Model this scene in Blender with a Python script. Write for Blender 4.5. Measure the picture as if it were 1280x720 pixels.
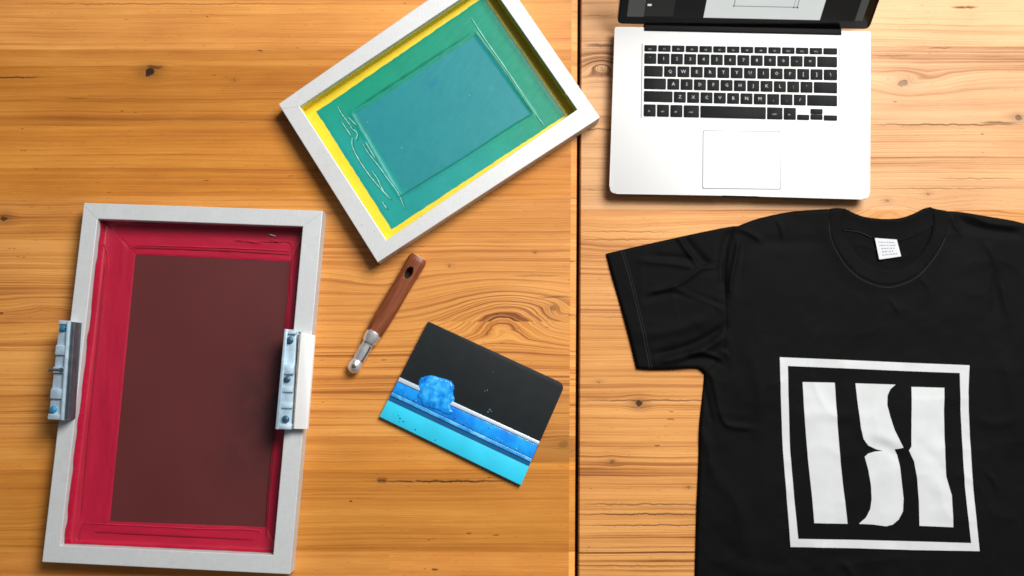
import bpy, bmesh, math, random
import numpy as np
from mathutils import Vector, Euler
from mathutils.geometry import delaunay_2d_cdt
random.seed(7)
S = bpy.context.scene
COL = S.collection
for o in list(bpy.data.objects): bpy.data.objects.remove(o)
R = math.radians

# ------------------------------------------------------------------ camera
TILT = R(5.3); DIST = 1.414; LENS = 35.0; FPX = 1280 * LENS / 36.0
cd = bpy.data.cameras.new('camera'); cam = bpy.data.objects.new('camera', cd); COL.objects.link(cam)
cd.lens = LENS; cd.sensor_width = 36; cd.clip_start = .01; cd.clip_end = 60
cam.location = (0, -DIST * math.sin(TILT), DIST * math.cos(TILT)); cam.rotation_euler = (TILT, 0, 0)
S.camera = cam
_ct, _st = math.cos(TILT), math.sin(TILT)
def at(px, py, z=0.0):
    """point of the photographed place at height z that is seen at photo pixel (px,py)"""
    a, b = (px - 640) / FPX, -(py - 360) / FPX
    d = (a, b * _ct + _st, b * _st - _ct)
    t = (z - cam.location.z) / d[2]
    return (cam.location.x + d[0] * t, cam.location.y + d[1] * t)

# ------------------------------------------------------------------ render, world, light
S.render.engine = 'CYCLES'
S.render.resolution_x = 1024; S.render.resolution_y = 576
S.view_settings.view_transform = 'Standard'; S.view_settings.look = 'None'
S.view_settings.gamma = 1; S.view_settings.use_curve_mapping = False
S.view_settings.exposure = 0.0
S.cycles.filter_width = 1.65
W = bpy.data.worlds.new('World'); S.world = W; W.use_nodes = True
wn, wl = W.node_tree.nodes, W.node_tree.links
bg = wn['Background']
wt = wn.new('ShaderNodeTexCoord'); wm = wn.new('ShaderNodeVectorMath'); wm.operation = 'DOT_PRODUCT'
wl.new(wt.outputs['Generated'], wm.inputs[0]); wm.inputs[1].default_value = (.66, .52, .54)
wr = wn.new('ShaderNodeValToRGB'); wl.new(wm.outputs['Value'], wr.inputs['Fac'])
wr.color_ramp.elements[0].position = 0.0; wr.color_ramp.elements[0].color = (.09, .09, .10, 1)
wr.color_ramp.elements[1].position = 1.0; wr.color_ramp.elements[1].color = (1.0, 1.0, 1.0, 1)
e = wr.color_ramp.elements.new(.55); e.color = (.40, .42, .45, 1)
wl.new(wr.outputs['Color'], bg.inputs['Color']); bg.inputs['Strength'].default_value = 0.41

def area(name, loc, target, size, power, color):
    l = bpy.data.lights.new(name, 'AREA'); l.shape = 'RECTANGLE'; l.size, l.size_y = size
    l.energy = power; l.color = color
    o = bpy.data.objects.new(name, l); COL.objects.link(o); o.location = loc
    o.rotation_euler = (Vector(target) - Vector(loc)).to_track_quat('-Z', 'Y').to_euler()
    return o
area('window_light', (1.15, 1.38, 2.10), (.1, .1, 0), (1.3, 1.3), 131, (1.0, .975, .94))

# ------------------------------------------------------------------ helpers: objects
def tag(o, label=None, cat=None, group=None, kind=None):
    if label: o['label'] = label
    if cat: o['category'] = cat
    if group: o['group'] = group
    if kind: o['kind'] = kind
    return o
def thing(name, base, label, cat, group=None):
    o = bpy.data.objects.new(name, None); COL.objects.link(o); o.location = base
    o.empty_display_size = .02
    return tag(o, label, cat, group)
def world_loc(o):
    v = Vector((0, 0, 0))
    while o: v += Vector(o.location); o = o.parent
    return v
def obj(name, verts, faces, mats, parent=None, smooth=False, midx=None, angle=None):
    off = world_loc(parent) if parent else Vector((0, 0, 0))
    ox, oy, oz = off
    me = bpy.data.meshes.new(name)
    me.from_pydata([(v[0] - ox, v[1] - oy, v[2] - oz) for v in verts], [], [tuple(f) for f in faces])
    if not isinstance(mats, (list, tuple)): mats = [mats]
    for m in mats: me.materials.append(m)
    if midx is not None:
        for p, i in zip(me.polygons, midx): p.material_index = i
    if smooth: me.shade_smooth()
    if angle: me.set_sharp_from_angle(angle=R(angle))
    me.update()
    o = bpy.data.objects.new(name, me); COL.objects.link(o)
    if parent: o.parent = parent
    return o
def obj_bm(name, bm, mats, parent=None, smooth=True, angle=35):
    bm.normal_update()
    bm.verts.index_update()
    vs = [tuple(v.co) for v in bm.verts]; fs = [[v.index for v in f.verts] for f in bm.faces]
    mi = [f.material_index for f in bm.faces]
    bm.free()
    return obj(name, vs, fs, mats, parent, smooth, mi, angle)
def area2(p):
    return sum(p[i][0] * p[(i + 1) % len(p)][1] - p[(i + 1) % len(p)][0] * p[i][1] for i in range(len(p)))
def prism(bm, poly, z0, z1, bev=0, seg=2, bottom=True):
    """z0,z1: number or list per vertex"""
    poly = [tuple(p[:2]) for p in poly]
    n = len(poly)
    z0 = [z0] * n if not isinstance(z0, (list, tuple)) else list(z0)
    z1 = [z1] * n if not isinstance(z1, (list, tuple)) else list(z1)
    if area2(poly) < 0: poly.reverse(); z0.reverse(); z1.reverse()
    b = [bm.verts.new((p[0], p[1], z)) for p, z in zip(poly, z0)]
    t = [bm.verts.new((p[0], p[1], z)) for p, z in zip(poly, z1)]
    top = bm.faces.new(t)
    if bottom: bm.faces.new(b[::-1])
    for i in range(n): bm.faces.new((b[i], b[(i + 1) % n], t[(i + 1) % n], t[i]))
    if bev:
        bmesh.ops.bevel(bm, geom=list(top.edges), offset=bev, segments=seg, profile=.5, affect='EDGES', clamp_overlap=True)
def rounded(poly, r, seg=5):
    out = []; n = len(poly)
    rs = r if isinstance(r, (list, tuple)) else [r] * n
    for i in range(n):
        p0, p1, p2 = Vector(poly[i - 1][:2]), Vector(poly[i][:2]), Vector(poly[(i + 1) % n][:2])
        if rs[i] <= 0: out.append(tuple(p1)); continue
        a = (p0 - p1).normalized(); b = (p2 - p1).normalized(); rr = rs[i]
        A, B = p1 + a * rr, p1 + b * rr
        for k in range(seg + 1):
            t = k / seg; q = A * (1 - t) ** 2 + p1 * 2 * t * (1 - t) + B * t * t
            out.append((q.x, q.y))
    return out
def lerp(a, b, t): return tuple(x + (y - x) * t for x, y in zip(a, b))
def quad_map(q):
    """q = TL,TR,BR,BL world xy; (u,v) with v=0 on top"""
    return lambda u, v: lerp(lerp(q[0], q[1], u), lerp(q[3], q[2], u), v)
def tube(bm, pts, rad, n=10, cap=True, flat=1.0):
    pts = [Vector(p) for p in pts]; rings = []
    for i, p in enumerate(pts):
        d = (pts[min(i + 1, len(pts) - 1)] - pts[max(i - 1, 0)]).normalized()
        s = d.cross(Vector((0, 0, 1)))
        if s.length < 1e-4: s = Vector((1, 0, 0))
        s.normalize(); u = s.cross(d)
        r = rad[i] if isinstance(rad, (list, tuple)) else rad
        rings.append([bm.verts.new(p + s * r * math.cos(2 * math.pi * k / n) + u * r * flat * math.sin(2 * math.pi * k / n)) for k in range(n)])
    for a, b in zip(rings, rings[1:]):
        for k in range(n): bm.faces.new((a[k], a[(k + 1) % n], b[(k + 1) % n], b[k]))
    if cap: bm.faces.new(rings[0][::-1]); bm.faces.new(rings[-1])
    bmesh.ops.recalc_face_normals(bm, faces=bm.faces[:])
def box(bm, c, sx, sy, sz, ang=0, bev=0, seg=2):
    ca, sa = math.cos(ang), math.sin(ang)
    q = [(c[0] + x * sx / 2 * ca - y * sy / 2 * sa, c[1] + x * sx / 2 * sa + y * sy / 2 * ca) for x, y in ((-1, -1), (1, -1), (1, 1), (-1, 1))]
    prism(bm, q, c[2] - sz / 2, c[2] + sz / 2, bev, seg)
def disc(bm, c, r, z0, z1, n=20, bev=0):
    prism(bm, [(c[0] + r * math.cos(2 * math.pi * k / n), c[1] + r * math.sin(2 * math.pi * k / n)) for k in range(n)], z0, z1, bev)

# numpy value noise
def _h(ix, iy, s):
    n = (ix * 374761393 + iy * 668265263 + s * 974634777) & 0xffffffff
    n = ((n ^ (n >> 13)) * 1274126177) & 0xffffffff
    return ((n ^ (n >> 16)) & 0xffff) / 65535.0
def vnoise(x, y, s=0):
    x = np.asarray(x, float); y = np.asarray(y, float)
    ix = np.floor(x).astype(np.int64); iy = np.floor(y).astype(np.int64); fx = x - ix; fy = y - iy
    fx = fx ** 3 * (fx * (fx * 6 - 15) + 10); fy = fy ** 3 * (fy * (fy * 6 - 15) + 10)
    return ((_h(ix, iy, s) * (1 - fx) + _h(ix + 1, iy, s) * fx) * (1 - fy) + (_h(ix, iy + 1, s) * (1 - fx) + _h(ix + 1, iy + 1, s) * fx) * fy) * 2 - 1
def inside(px, py, poly):
    c = np.zeros(px.shape, bool); n = len(poly)
    for i in range(n):
        x0, y0 = poly[i]; x1, y1 = poly[(i + 1) % n]
        if y0 == y1: continue
        c ^= ((y0 > py) != (y1 > py)) & (px < (x1 - x0) * (py - y0) / (y1 - y0) + x0)
    return c
def pdist(px, py, line, closed=False):
    d = np.full(np.shape(px), 1e9); n = len(line)
    for i in range(n if closed else n - 1):
        x0, y0 = line[i]; x1, y1 = line[(i + 1) % n]
        dx, dy = x1 - x0, y1 - y0; L = dx * dx + dy * dy + 1e-15
        t = np.clip(((px - x0) * dx + (py - y0) * dy) / L, 0, 1)
        d = np.minimum(d, np.hypot(px - x0 - t * dx, py - y0 - t * dy))
    return d
def catmull(pts, n=6):
    P = [pts[0]] + list(pts) + [pts[-1]]; out = []
    for i in range(1, len(P) - 2):
        p0, p1, p2, p3 = P[i - 1:i + 3]
        for k in range(n):
            t = k / n
            out.append(tuple(.5 * (2 * b + (c - a) * t + (2 * a - 5 * b + 4 * c - d) * t * t + (3 * b - a - 3 * c + d) * t ** 3) for a, b, c, d in zip(p0, p1, p2, p3)))
    out.append(tuple(pts[-1])); return out
def densify(pts, step, closed=False):
    out = []; n = len(pts)
    for i in range(n if closed else n - 1):
        a, b = pts[i], pts[(i + 1) % n]; m = max(1, int(math.ceil(math.hypot(b[0] - a[0], b[1] - a[1]) / step)))
        out += [lerp(a, b, k / m) for k in range(m)]
    if not closed: out.append(tuple(pts[-1]))
    return out
def cdt(polys, extra):
    """polys: boundary loops (even-odd); extra: interior points"""
    V = []; E = []
    for p in polys:
        b = len(V); V += [Vector(q[:2]) for q in p]; E += [(b + i, b + (i + 1) % len(p)) for i in range(len(p))]
    if len(extra): V += [Vector((float(q[0]), float(q[1]))) for q in extra]
    v, _, f, *_ = delaunay_2d_cdt(V, E, [], 0, 1e-6)
    v = np.array([(q.x, q.y) for q in v]); f = [tuple(t) for t in f]
    T_ = v[np.array(f)]; ar = np.abs((T_[:, 1, 0] - T_[:, 0, 0]) * (T_[:, 2, 1] - T_[:, 0, 1]) - (T_[:, 1, 1] - T_[:, 0, 1]) * (T_[:, 2, 0] - T_[:, 0, 0]))
    f = [t for t, a_ in zip(f, ar) if a_ > 4e-9]
    c = np.array([v[list(t)].mean(0) for t in f])
    k = np.zeros(len(f), bool)
    for p in polys: k ^= inside(c[:, 0], c[:, 1], p)
    f = [t for t, kk in zip(f, k) if kk]
    F = []
    for t in f:
        a, b, c_ = (v[i] for i in t)
        F.append(t if (b[0] - a[0]) * (c_[1] - a[1]) - (b[1] - a[1]) * (c_[0] - a[0]) > 0 else t[::-1])
    return v, F
def grid_pts(polys, step, margin):
    A = np.array([q for p in polys for q in p]); (x0, y0), (x1, y1) = A.min(0), A.max(0)
    gx, gy = np.meshgrid(np.arange(x0, x1, step), np.arange(y0, y1, step))
    gx = gx + (np.arange(gx.shape[0])[:, None] % 2) * step / 2
    gx, gy = gx.ravel(), gy.ravel()
    k = np.zeros(gx.shape, bool); d = np.full(gx.shape, 1e9)
    for p in polys: k ^= inside(gx, gy, p); d = np.minimum(d, pdist(gx, gy, p, True))
    k &= d > margin
    return np.stack([gx[k], gy[k]], 1)

# ------------------------------------------------------------------ helpers: materials
class N:
    def __init__(s, name):
        s.m = bpy.data.materials.new(name); s.m.use_nodes = True
        s.n = s.m.node_tree.nodes; s.l = s.m.node_tree.links; s.p = s.n['Principled BSDF']
    def put(s, sock, v):
        if isinstance(v, bpy.types.NodeSocket): s.l.new(v, sock)
        elif v is not None: sock.default_value = v
    def math(s, op, a, b=None, c=None, clamp=False):
        n = s.n.new('ShaderNodeMath'); n.operation = op; n.use_clamp = clamp
        for i, v in enumerate((a, b, c)):
            if v is not None: s.put(n.inputs[i], v)
        return n.outputs[0]
    def add(s, a, b): return s.math('ADD', a, b)
    def sub(s, a, b): return s.math('SUBTRACT', a, b)
    def mul(s, a, b): return s.math('MULTIPLY', a, b)
    def mad(s, a, b, c): return s.math('MULTIPLY_ADD', a, b, c)
    def coords(s, kind='Object'):
        t = s.n.new('ShaderNodeTexCoord'); x = s.n.new('ShaderNodeSeparateXYZ'); s.l.new(t.outputs[kind], x.inputs[0])
        return x.outputs[0], x.outputs[1], x.outputs[2]
    def vec(s, x, y, z=0.0):
        c = s.n.new('ShaderNodeCombineXYZ')
        for i, v in enumerate((x, y, z)): s.put(c.inputs[i], v)
        return c.outputs[0]
    def noise(s, v, scale=1, detail=2, rough=.5, dist=0):
        n = s.n.new('ShaderNodeTexNoise'); s.put(n.inputs['Vector'], v)
        n.inputs['Scale'].default_value = scale; n.inputs['Detail'].default_value = detail
        n.inputs['Roughness'].default_value = rough; n.inputs['Distortion'].default_value = dist
        return n.outputs['Fac']
    def ramp(s, f, stops, interp='LINEAR'):
        n = s.n.new('ShaderNodeValToRGB'); s.put(n.inputs[0], f); r = n.color_ramp; r.interpolation = interp
        while len(r.elements) < len(stops): r.elements.new(.5)
        for el, (p, c) in zip(r.elements, stops):
            el.position = p; el.color = (c, c, c, 1) if isinstance(c, (int, float)) else (*c, 1)
        return n.outputs['Color']
    def step(s, v, a, b, lo=0., hi=1.):
        n = s.n.new('ShaderNodeMapRange'); n.interpolation_type = 'SMOOTHSTEP'
        s.put(n.inputs[0], v); n.inputs[1].default_value = a; n.inputs[2].default_value = b
        n.inputs[3].default_value = lo; n.inputs[4].default_value = hi
        return n.outputs[0]
    def mix(s, f, a, b, mode='MIX'):
        n = s.n.new('ShaderNodeMix'); n.data_type = 'RGBA'; n.blend_type = mode
        s.put(n.inputs[0], f)
        for i, v in ((6, a), (7, b)):
            s.put(n.inputs[i], v if isinstance(v, bpy.types.NodeSocket) else (*v, 1))
        return n.outputs[2]
    def gauss(s, x, y, x0, y0, sx, sy):
        a = s.mul(s.sub(x, x0), 1 / sx); b = s.mul(s.sub(y, y0), 1 / sy)
        return s.math('EXPONENT', s.mul(s.add(s.mul(a, a), s.mul(b, b)), -1.0))
    def bump(s, h, strength, dist):
        n = s.n.new('ShaderNodeBump'); s.put(n.inputs['Height'], h)
        n.inputs['Strength'].default_value = strength; n.inputs['Distance'].default_value = dist
        s.l.new(n.outputs[0], s.p.inputs['Normal']); return n
    def set(s, **k):
        names = dict(color='Base Color', rough='Roughness', metal='Metallic', coat='Coat Weight', coatr='Coat Roughness',
                     spec='Specular IOR Level', sheen='Sheen Weight', sheenr='Sheen Roughness', ecol='Emission Color', emit='Emission Strength', alpha='Alpha', trans='Transmission Weight')
        for a, v in k.items():
            if isinstance(v, tuple): v = (*v, 1)
            s.put(s.p.inputs[names[a]], v)
        return s

def simple(name, col, rough=.5, metal=0, var=.12, vscale=60, bumph=0, bscale=300, **k):
    m = N(name); x, y, z = m.coords(); v = m.vec(x, y, z)
    n = m.noise(v, vscale, 4, .6)
    c2 = tuple(c * (1 - var) for c in col); c3 = tuple(min(1, c * (1 + var)) for c in col)
    m.set(color=m.ramp(n, [(.3, c2), (.7, c3)]), metal=metal)
    m.set(rough=rough)
    if bumph: m.bump(m.noise(v, bscale, 3, .6), .6, bumph)
    if k: m.set(**k)
    return m.m

def wood(name, cols, arches, knots, cracks, freq, contrast, rough=.42):
    m = N(name); x, y, z = m.coords()
    def attr(a):
        n = m.n.new('ShaderNodeAttribute'); n.attribute_name = a; return n.outputs['Fac']
    seed, tone, figure, pale = attr('board_seed'), attr('board_tone'), attr('board_figure'), attr('board_pale_sheen')
    w1 = m.noise(m.vec(m.mul(x, 2.0), m.mul(y, 9.), m.mul(seed, 13.)), 1, 2, .5)
    w2 = m.noise(m.vec(m.mul(x, 16.), m.mul(y, 45.), m.mul(seed, 3.)), 1, 2, .5)
    yy = m.mad(m.sub(w1, .5), .016, y); yy = m.mad(m.sub(w2, .5), .0018, yy)
    GA = []
    for (px, py, sx, sy, A) in arches:
        X, Y = at(px, py); g = m.gauss(x, y, X, Y, sx, sy); yy = m.mad(g, -A, yy)
        yy = m.mad(m.mul(g, m.sub(w2, .5)), .010, yy); GA.append(g)
    garch = None
    dark = None
    wob = m.mul(m.sub(m.noise(m.vec(m.mul(x, 60.), m.mul(y, 60.), 0.), 1, 3, .6), .5), .012)
    for (px, py, r, A, amt) in knots:
        X, Y = at(px, py)
        g = m.gauss(x, y, X, Y, r * 3.2, r * 1.9)
        yy = m.mad(m.mul(g, m.sub(y, Y)), -A, yy)
        if amt > 0:
            k = m.mul(m.step(m.gauss(m.add(x, wob), m.add(y, wob), X, Y, r, r * .8), .25, .75), amt)
            k2 = m.mul(m.gauss(x, y, X, Y, r * 2.4, r * 1.5), amt * .45)
            k = m.math('MAXIMUM', k, k2); dark = k if dark is None else m.math('MAXIMUM', dark, k)
    ycr = m.mad(m.sub(m.noise(m.vec(m.mul(x, 45.), m.mul(y, 30.), 0.), 1, 3, .7), .5), -.006, y)
    kdark = dark; dark = None
    for (px0, px1, py, w, amt) in cracks:
        X0, Y = at(px0, py); X1, _ = at(px1, py); xc, L = (X0 + X1) / 2, abs(X1 - X0) / 2
        u = m.mul(m.sub(x, xc), 1 / L); u2 = m.mul(u, u); env = m.math('EXPONENT', m.mul(m.mul(u2, u2), -1.5))
        cy = m.sub(ycr, Y)
        b = m.mul(cy, 1 / w); b = m.math('EXPONENT', m.mul(m.mul(b, b), -1))
        k = m.mul(m.mul(b, env), amt); dark = k if dark is None else m.math('MAXIMUM', dark, k)
    dark = m.math('MAXIMUM', kdark, m.mul(dark, m.step(m.noise(m.vec(m.mul(x, 70.), m.mul(y, 40.), 2.), 1, 2, .5), .16, .40)))
    big = m.noise(m.vec(m.mul(x, .8), m.mul(yy, 26.), m.mul(seed, 3.)), 1, 3, .55)
    ring = m.noise(m.vec(m.mul(x, .9), m.mul(yy, freq), m.mul(seed, 5.)), 1, 2, .55)
    ring2 = m.noise(m.vec(m.mul(x, 1.8), m.mul(yy, freq * 2.7), m.mul(seed, 9.)), 1, 2, .6)
    fib = m.noise(m.vec(m.mul(x, 22.), m.mul(yy, 1100.), seed), 1, 2, .6)
    blot = m.noise(m.vec(m.mul(x, 5.), m.mul(y, 12.), m.mul(seed, 2.)), 1, 3, .55)
    late = m.step(ring, .46, .70); late2 = m.step(ring2, .48, .74)
    ring3 = m.noise(m.vec(m.mul(x, 2.2), m.mul(yy, freq * 5.), m.mul(seed, 2.)), 1, 1, .5)
    amp = m.step(m.noise(m.vec(m.mul(x, 1.5), m.mul(yy, 14.), m.mul(seed, 8.)), 1, 2, .5), .3, .7, .35, 1.)
    fine = m.mul(m.sub(m.step(ring3, .45, .62), .35), .20 * contrast)
    amp = m.mul(amp, figure)
    f = m.mul(m.add(m.mul(late, .42 * contrast), m.add(m.mul(late2, .34 * contrast), fine)), m.add(amp, m.mul(GA[0], 1.25)))
    f = m.add(f, m.mad(big, .48, m.mul(m.sub(fib, .5), .36)))
    f = m.mad(m.sub(blot, .5), .40, f)
    f = m.add(f, m.mul(m.sub(1.0, figure), .13)); f = m.sub(f, .06)
    c = m.ramp(f, [(.05, cols[0]), (.32, cols[1]), (.62, cols[2]), (1.0, cols[3])])
    c = m.mix(pale, c, m.ramp(f, [(.05, (.68, .43, .245)), (.35, (.56, .325, .165)), (.62, (.36, .18, .085)), (1.0, (.15, .065, .03))]))  # pale tones stand in for window sheen as well as board variation
    pores = m.step(m.noise(m.vec(m.mul(x, 95.), m.mul(yy, 900.), m.mul(seed, 4.)), 1, 2, .5), .66, .76, 0, .45)
    nick = m.step(m.noise(m.vec(m.mul(x, 42.), m.mul(y, 170.), 3.3), 1, 2, .45), .735, .775, 0, .75)
    c = m.mix(m.math('MAXIMUM', pores, nick), c, tuple(v * .45 for v in cols[3]))
    sc = m.n.new('ShaderNodeVectorMath'); sc.operation = 'SCALE'; m.l.new(c, sc.inputs[0]); m.put(sc.inputs['Scale'], tone); c = sc.outputs[0]
    c = m.mix(dark, c, (.018, .011, .008))
    m.set(color=c, rough=m.step(f, .1, .9, rough - .06, rough + .16), spec=.26)
    h = m.add(m.mul(f, -.6), m.mul(dark, -1.6)); h = m.mad(fib, .25, h); h = m.mad(nick, -.5, h)
    m.bump(h, .55, .0011 * contrast)
    return m.m

# left board: warm oiled oak tones; right board: paler, rougher pine
M = {}
M['wood_left'] = wood('oiled warm wood', [(.72, .32, .064), (.55, .205, .031), (.35, .106, .014), (.12, .033, .007)],
    arches=[(632, 388, .085, .040, .042), (700, 395, .03, .02, -.010), (60, 380, .09, .02, .012), (110, 640, .06, .03, .010), (470, 350, .05, .02, -.012)],
    knots=[(187, 90, .0088, .7, .97), (5, 273, .006, .7, .85), (692, 385, .006, .5, .5), (292, 101, .003, .4, .5), (704, 556, .008, .5, .35), (668, 316, .002, .3, .6), (562, 332, .003, .3, .4)],
    cracks=[(-40, 54, 97, .0011, .85), (470, 640, 602, .0013, .95), (180, 205, 84, .003, .8), (0, 420, 5, .0008, .5), (470, 484, 601, .003, .9), (640, 700, 345, .0016, .35), (672, 715, 372, .0016, .5), (80, 110, 123, .0008, .4), (430, 560, 240, .0006, .2)],
    freq=165., contrast=.95)
M['wood_right'] = wood('pale rough wood', [(.70, .33, .088), (.56, .230, .050), (.34, .110, .019), (.12, .036, .010)],
    arches=[(752, 84, .028, .02, .016), (1150, 105, .06, .02, -.016), (1110, 262, .035, .018, .016), (1225, 255, .08, .02, .01), (790, 300, .08, .03, -.010)],
    knots=[(798, 505, .006, .7, .95), (1129, 104, .0075, .8, .65), (1273, 148, .007, .5, .75), (765, 577, .004, .5, .5), (752, 88, .006, .9, .35), (1108, 252, .004, .6, .5), (1160, 243, .003, .3, .5), (748, 478, .003, .3, .45), (860, 610, .003, .3, .5)],
    cracks=[(731, 772, 57, .0022, .75), (1190, 1222, 9, .0014, .9), (1085, 1290, 156, .0009, .75), (1225, 1275, 154, .0016, .7), (722, 900, 501, .0011, .6), (722, 900, 631, .0013, .55), (722, 900, 643, .0010, .75), (722, 900, 657, .0009, .6), (722, 900, 708, .0016, .35),
            (724, 772, 162, .0009, .6), (722, 820, 300, .0008, .4), (722, 850, 290, .0007, .4), (722, 768, 238, .0008, .3), (722, 890, 397, .0009, .3), (1160, 1190, 60, .0007, .5), (1170, 1280, 224, .0009, .4), (1090, 1280, 236, .0008, .35), (1090, 1140, 70, .0007, .4), (722, 770, 20, .0008, .4)],
    freq=150., contrast=1.3, rough=.5)

# ------------------------------------------------------------------ setting
fl = obj('floor', [(-3, -3, -.76), (3, -3, -.76), (3, 3, -.76), (-3, 3, -.76)], [(0, 1, 2, 3)], simple('dark floor', (.05, .04, .035), .6, bumph=.001))
tag(fl, kind='structure')
def tabletop(name, mat, x0, x1, boards, label, gap_right=None, gap_left=None):
    """boards: list of (ytop_px, ybottom_px, tone, [stave splits])"""
    V = []; F = []; seeds = []; tones = []; figs = []; pals = []; cur = [1., 0.]; k = 0
    bev = .0085; drop = .0032
    def quad(a, b, c, d, s, t):
        i = len(V); V.extend((a, b, c, d)); F.append((i, i + 1, i + 2, i + 3)); seeds.append(s); tones.append(t); figs.append(cur[0]); pals.append(cur[1])
    def xr(y): return gap_right(y) if gap_right else x1
    def xl(y): return gap_left(y) if gap_left else x0
    for (ya, yb, tone, splits, fig, pal) in boards:
        cur[0], cur[1] = fig, pal
        ya, yb = at(500, ya)[1], at(500, yb)[1]
        xs = [None] + [(at(p, 360)[0], t) for p, t in splits] + [None]
        for j in range(len(xs) - 1):
            k += 1; s = (k * .618) % 1 * 7 + .3
            t = tone if xs[j] is None else xs[j][1]
            la, lb = (xl(ya), xl(yb)) if xs[j] is None else (xs[j][0],) * 2
            ra, rb = (xr(ya), xr(yb)) if xs[j + 1] is None else (xs[j + 1][0],) * 2
            if gap_right and xs[j + 1] is None:
                quad((lb, yb, 0), (rb - bev, yb, 0), (ra - bev, ya, 0), (la, ya, 0), s, t)
                quad((rb - bev, yb, 0), (rb, yb, -drop), (ra, ya, -drop), (ra - bev, ya, 0), s + 2, t * 1.12)  # chamfer toned lighter for the light its edge catches
                quad((rb, yb, -drop), (rb, yb, -.04), (ra, ya, -.04), (ra, ya, -drop), s + 2, t)
            elif gap_left and xs[j] is None:
                quad((lb + .0015, yb, 0), (rb, yb, 0), (ra, ya, 0), (la + .0015, ya, 0), s, t)
                quad((lb, yb, -.002), (lb + .0015, yb, 0), (la + .0015, ya, 0), (la, ya, -.002), s, t)
                quad((lb, yb, -.04), (lb, yb, -.002), (la, ya, -.002), (la, ya, -.04), s, t)
            else:
                quad((lb, yb, 0), (rb, yb, 0), (ra, ya, 0), (la, ya, 0), s, t)
    ya, yb = at(500, boards[0][0])[1], at(500, boards[-1][1])[1]
    quad((xl(yb), yb, -.04), (xl(ya), ya, -.04), (xr(ya), ya, -.04), (xr(yb), yb, -.04), 1, 1)
    quad((xl(yb), yb, -.04), (xr(yb), yb, -.04), (xr(yb), yb, 0), (xl(yb), yb, 0), 1, 1)
    quad((xr(ya), ya, -.04), (xl(ya), ya, -.04), (xl(ya), ya, 0), (xr(ya), ya, 0), 1, 1)
    if not gap_left: quad((x0, ya, -.04), (x0, yb, -.04), (x0, yb, 0), (x0, ya, 0), 1, 1)
    if not gap_right: quad((x1, yb, -.04), (x1, ya, -.04), (x1, ya, 0), (x1, yb, 0), 1, 1)
    o = obj(name, V, F, mat)
    for nm, dat in (('board_seed', seeds), ('board_tone', tones), ('board_figure', figs), ('board_pale_sheen', pals)):
        a = o.data.attributes.new(nm, 'FLOAT', 'FACE')
        for i, v in enumerate(dat): a.data[i].value = v
    return tag(o, label, 'tabletop')
gA, gB = at(722, 0), at(718.5, 720)
def gl(y): t = (y - gA[1]) / (gB[1] - gA[1]); return gA[0] + (gB[0] - gA[0]) * t
# boards: y top, y bottom (photo pixels), tone, splits along the board, figure (how strong the grain lines are), paleness (window sheen put into the colour, plus natural board variation)
LB = [(-620, -500, .95, [], .5, 0), (-500, -380, 1.02, [], .7, 0), (-380, -260, .94, [], .5, 0), (-260, -150, 1.0, [], .6, 0), (-150, -70, .95, [], .5, 0), (-70, 6, 1.06, [], .5, .15), (6, 62, 1.06, [], .5, .15), (62, 82, .90, [], .5, .05), (82, 158, .84, [], .48, 0), (158, 246, .94, [], .42, 0), (246, 300, .93, [], .75, .1), (300, 402, 1.0, [], .8, .15),
      (402, 492, 1.02, [], 1.15, .12), (492, 545, 1.0, [(655, .88)], .9, .1), (545, 578, 1.0, [(655, .70)], .6, .05), (578, 587, 1.02, [], .4, 0), (587, 690, .88, [], .55, 0), (690, 790, 1.05, [(490, 1.12)], .38, .08),
      (790, 880, .93, [], .6, 0), (880, 980, 1.03, [], .5, 0), (980, 1100, .95, [], .7, 0), (1100, 1240, 1.0, [], .5, 0), (1240, 1400, .95, [], .6, 0)]
tabletop('wooden_tabletop', M['wood_left'], -1.45, 0, LB, 'warm orange-brown plank tabletop on the left of the dark gap, carrying the printing screens', gap_right=gl)
RB = [(-620, -480, .98, [], .6, .5), (-480, -330, 1.0, [], .6, .5), (-330, -200, .96, [], .5, .6), (-200, -90, 1.0, [], .5, .6), (-90, 58, .98, [], .5, .62), (58, 156, .90, [], .5, .66), (156, 262, .92, [], .6, .55), (262, 398, 1.0, [], .75, .18), (398, 502, 1.0, [], .7, .12), (502, 632, 1.03, [], .85, .10), (632, 760, 1.0, [], 1.1, .08),
      (760, 900, .96, [], .8, .2), (900, 1040, 1.03, [], .7, .2), (1040, 1200, .97, [], .7, .2), (1200, 1400, 1.0, [], .7, .2)]
tabletop('wooden_tabletop', M['wood_right'], 0, 1.45, RB, 'paler rough pine tabletop on the right of the dark gap, carrying laptop and shirt', gap_left=lambda y: gl(y) + .0050)

# ------------------------------------------------------------------ materials for objects
def brushed(name, col, rough, metal):
    m = N(name); x, y, z = m.coords(); v = m.vec(x, y, z)
    a, b = m.noise(m.vec(m.mul(x, 900.), m.mul(y, 60.), z), 1, 2), m.noise(m.vec(m.mul(x, 60.), m.mul(y, 900.), z), 1, 2)
    f = m.mad(m.sub(m.noise(v, 18, 5, .7), .5), .45, m.mul(m.add(a, b), .5))
    sp = m.step(m.noise(v, 210, 3, .6), .70, .76, 0, .35)
    c = m.ramp(f, [(.3, tuple(q * .90 for q in col)), (.7, tuple(q * 1.06 for q in col))])
    m.set(color=m.mix(sp, c, (.40, .40, .39)), rough=rough, metal=metal); m.bump(f, .25, .0003); return m.m
M['frame'] = brushed('brushed aluminium frame', (.60, .615, .62), .45, .2)
M['frame_red'] = brushed('aluminium frame grey', (.60, .63, .635), .48, .2)
M['seam'] = simple('frame seam', (.45, .46, .46), .5, .4)
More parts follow.
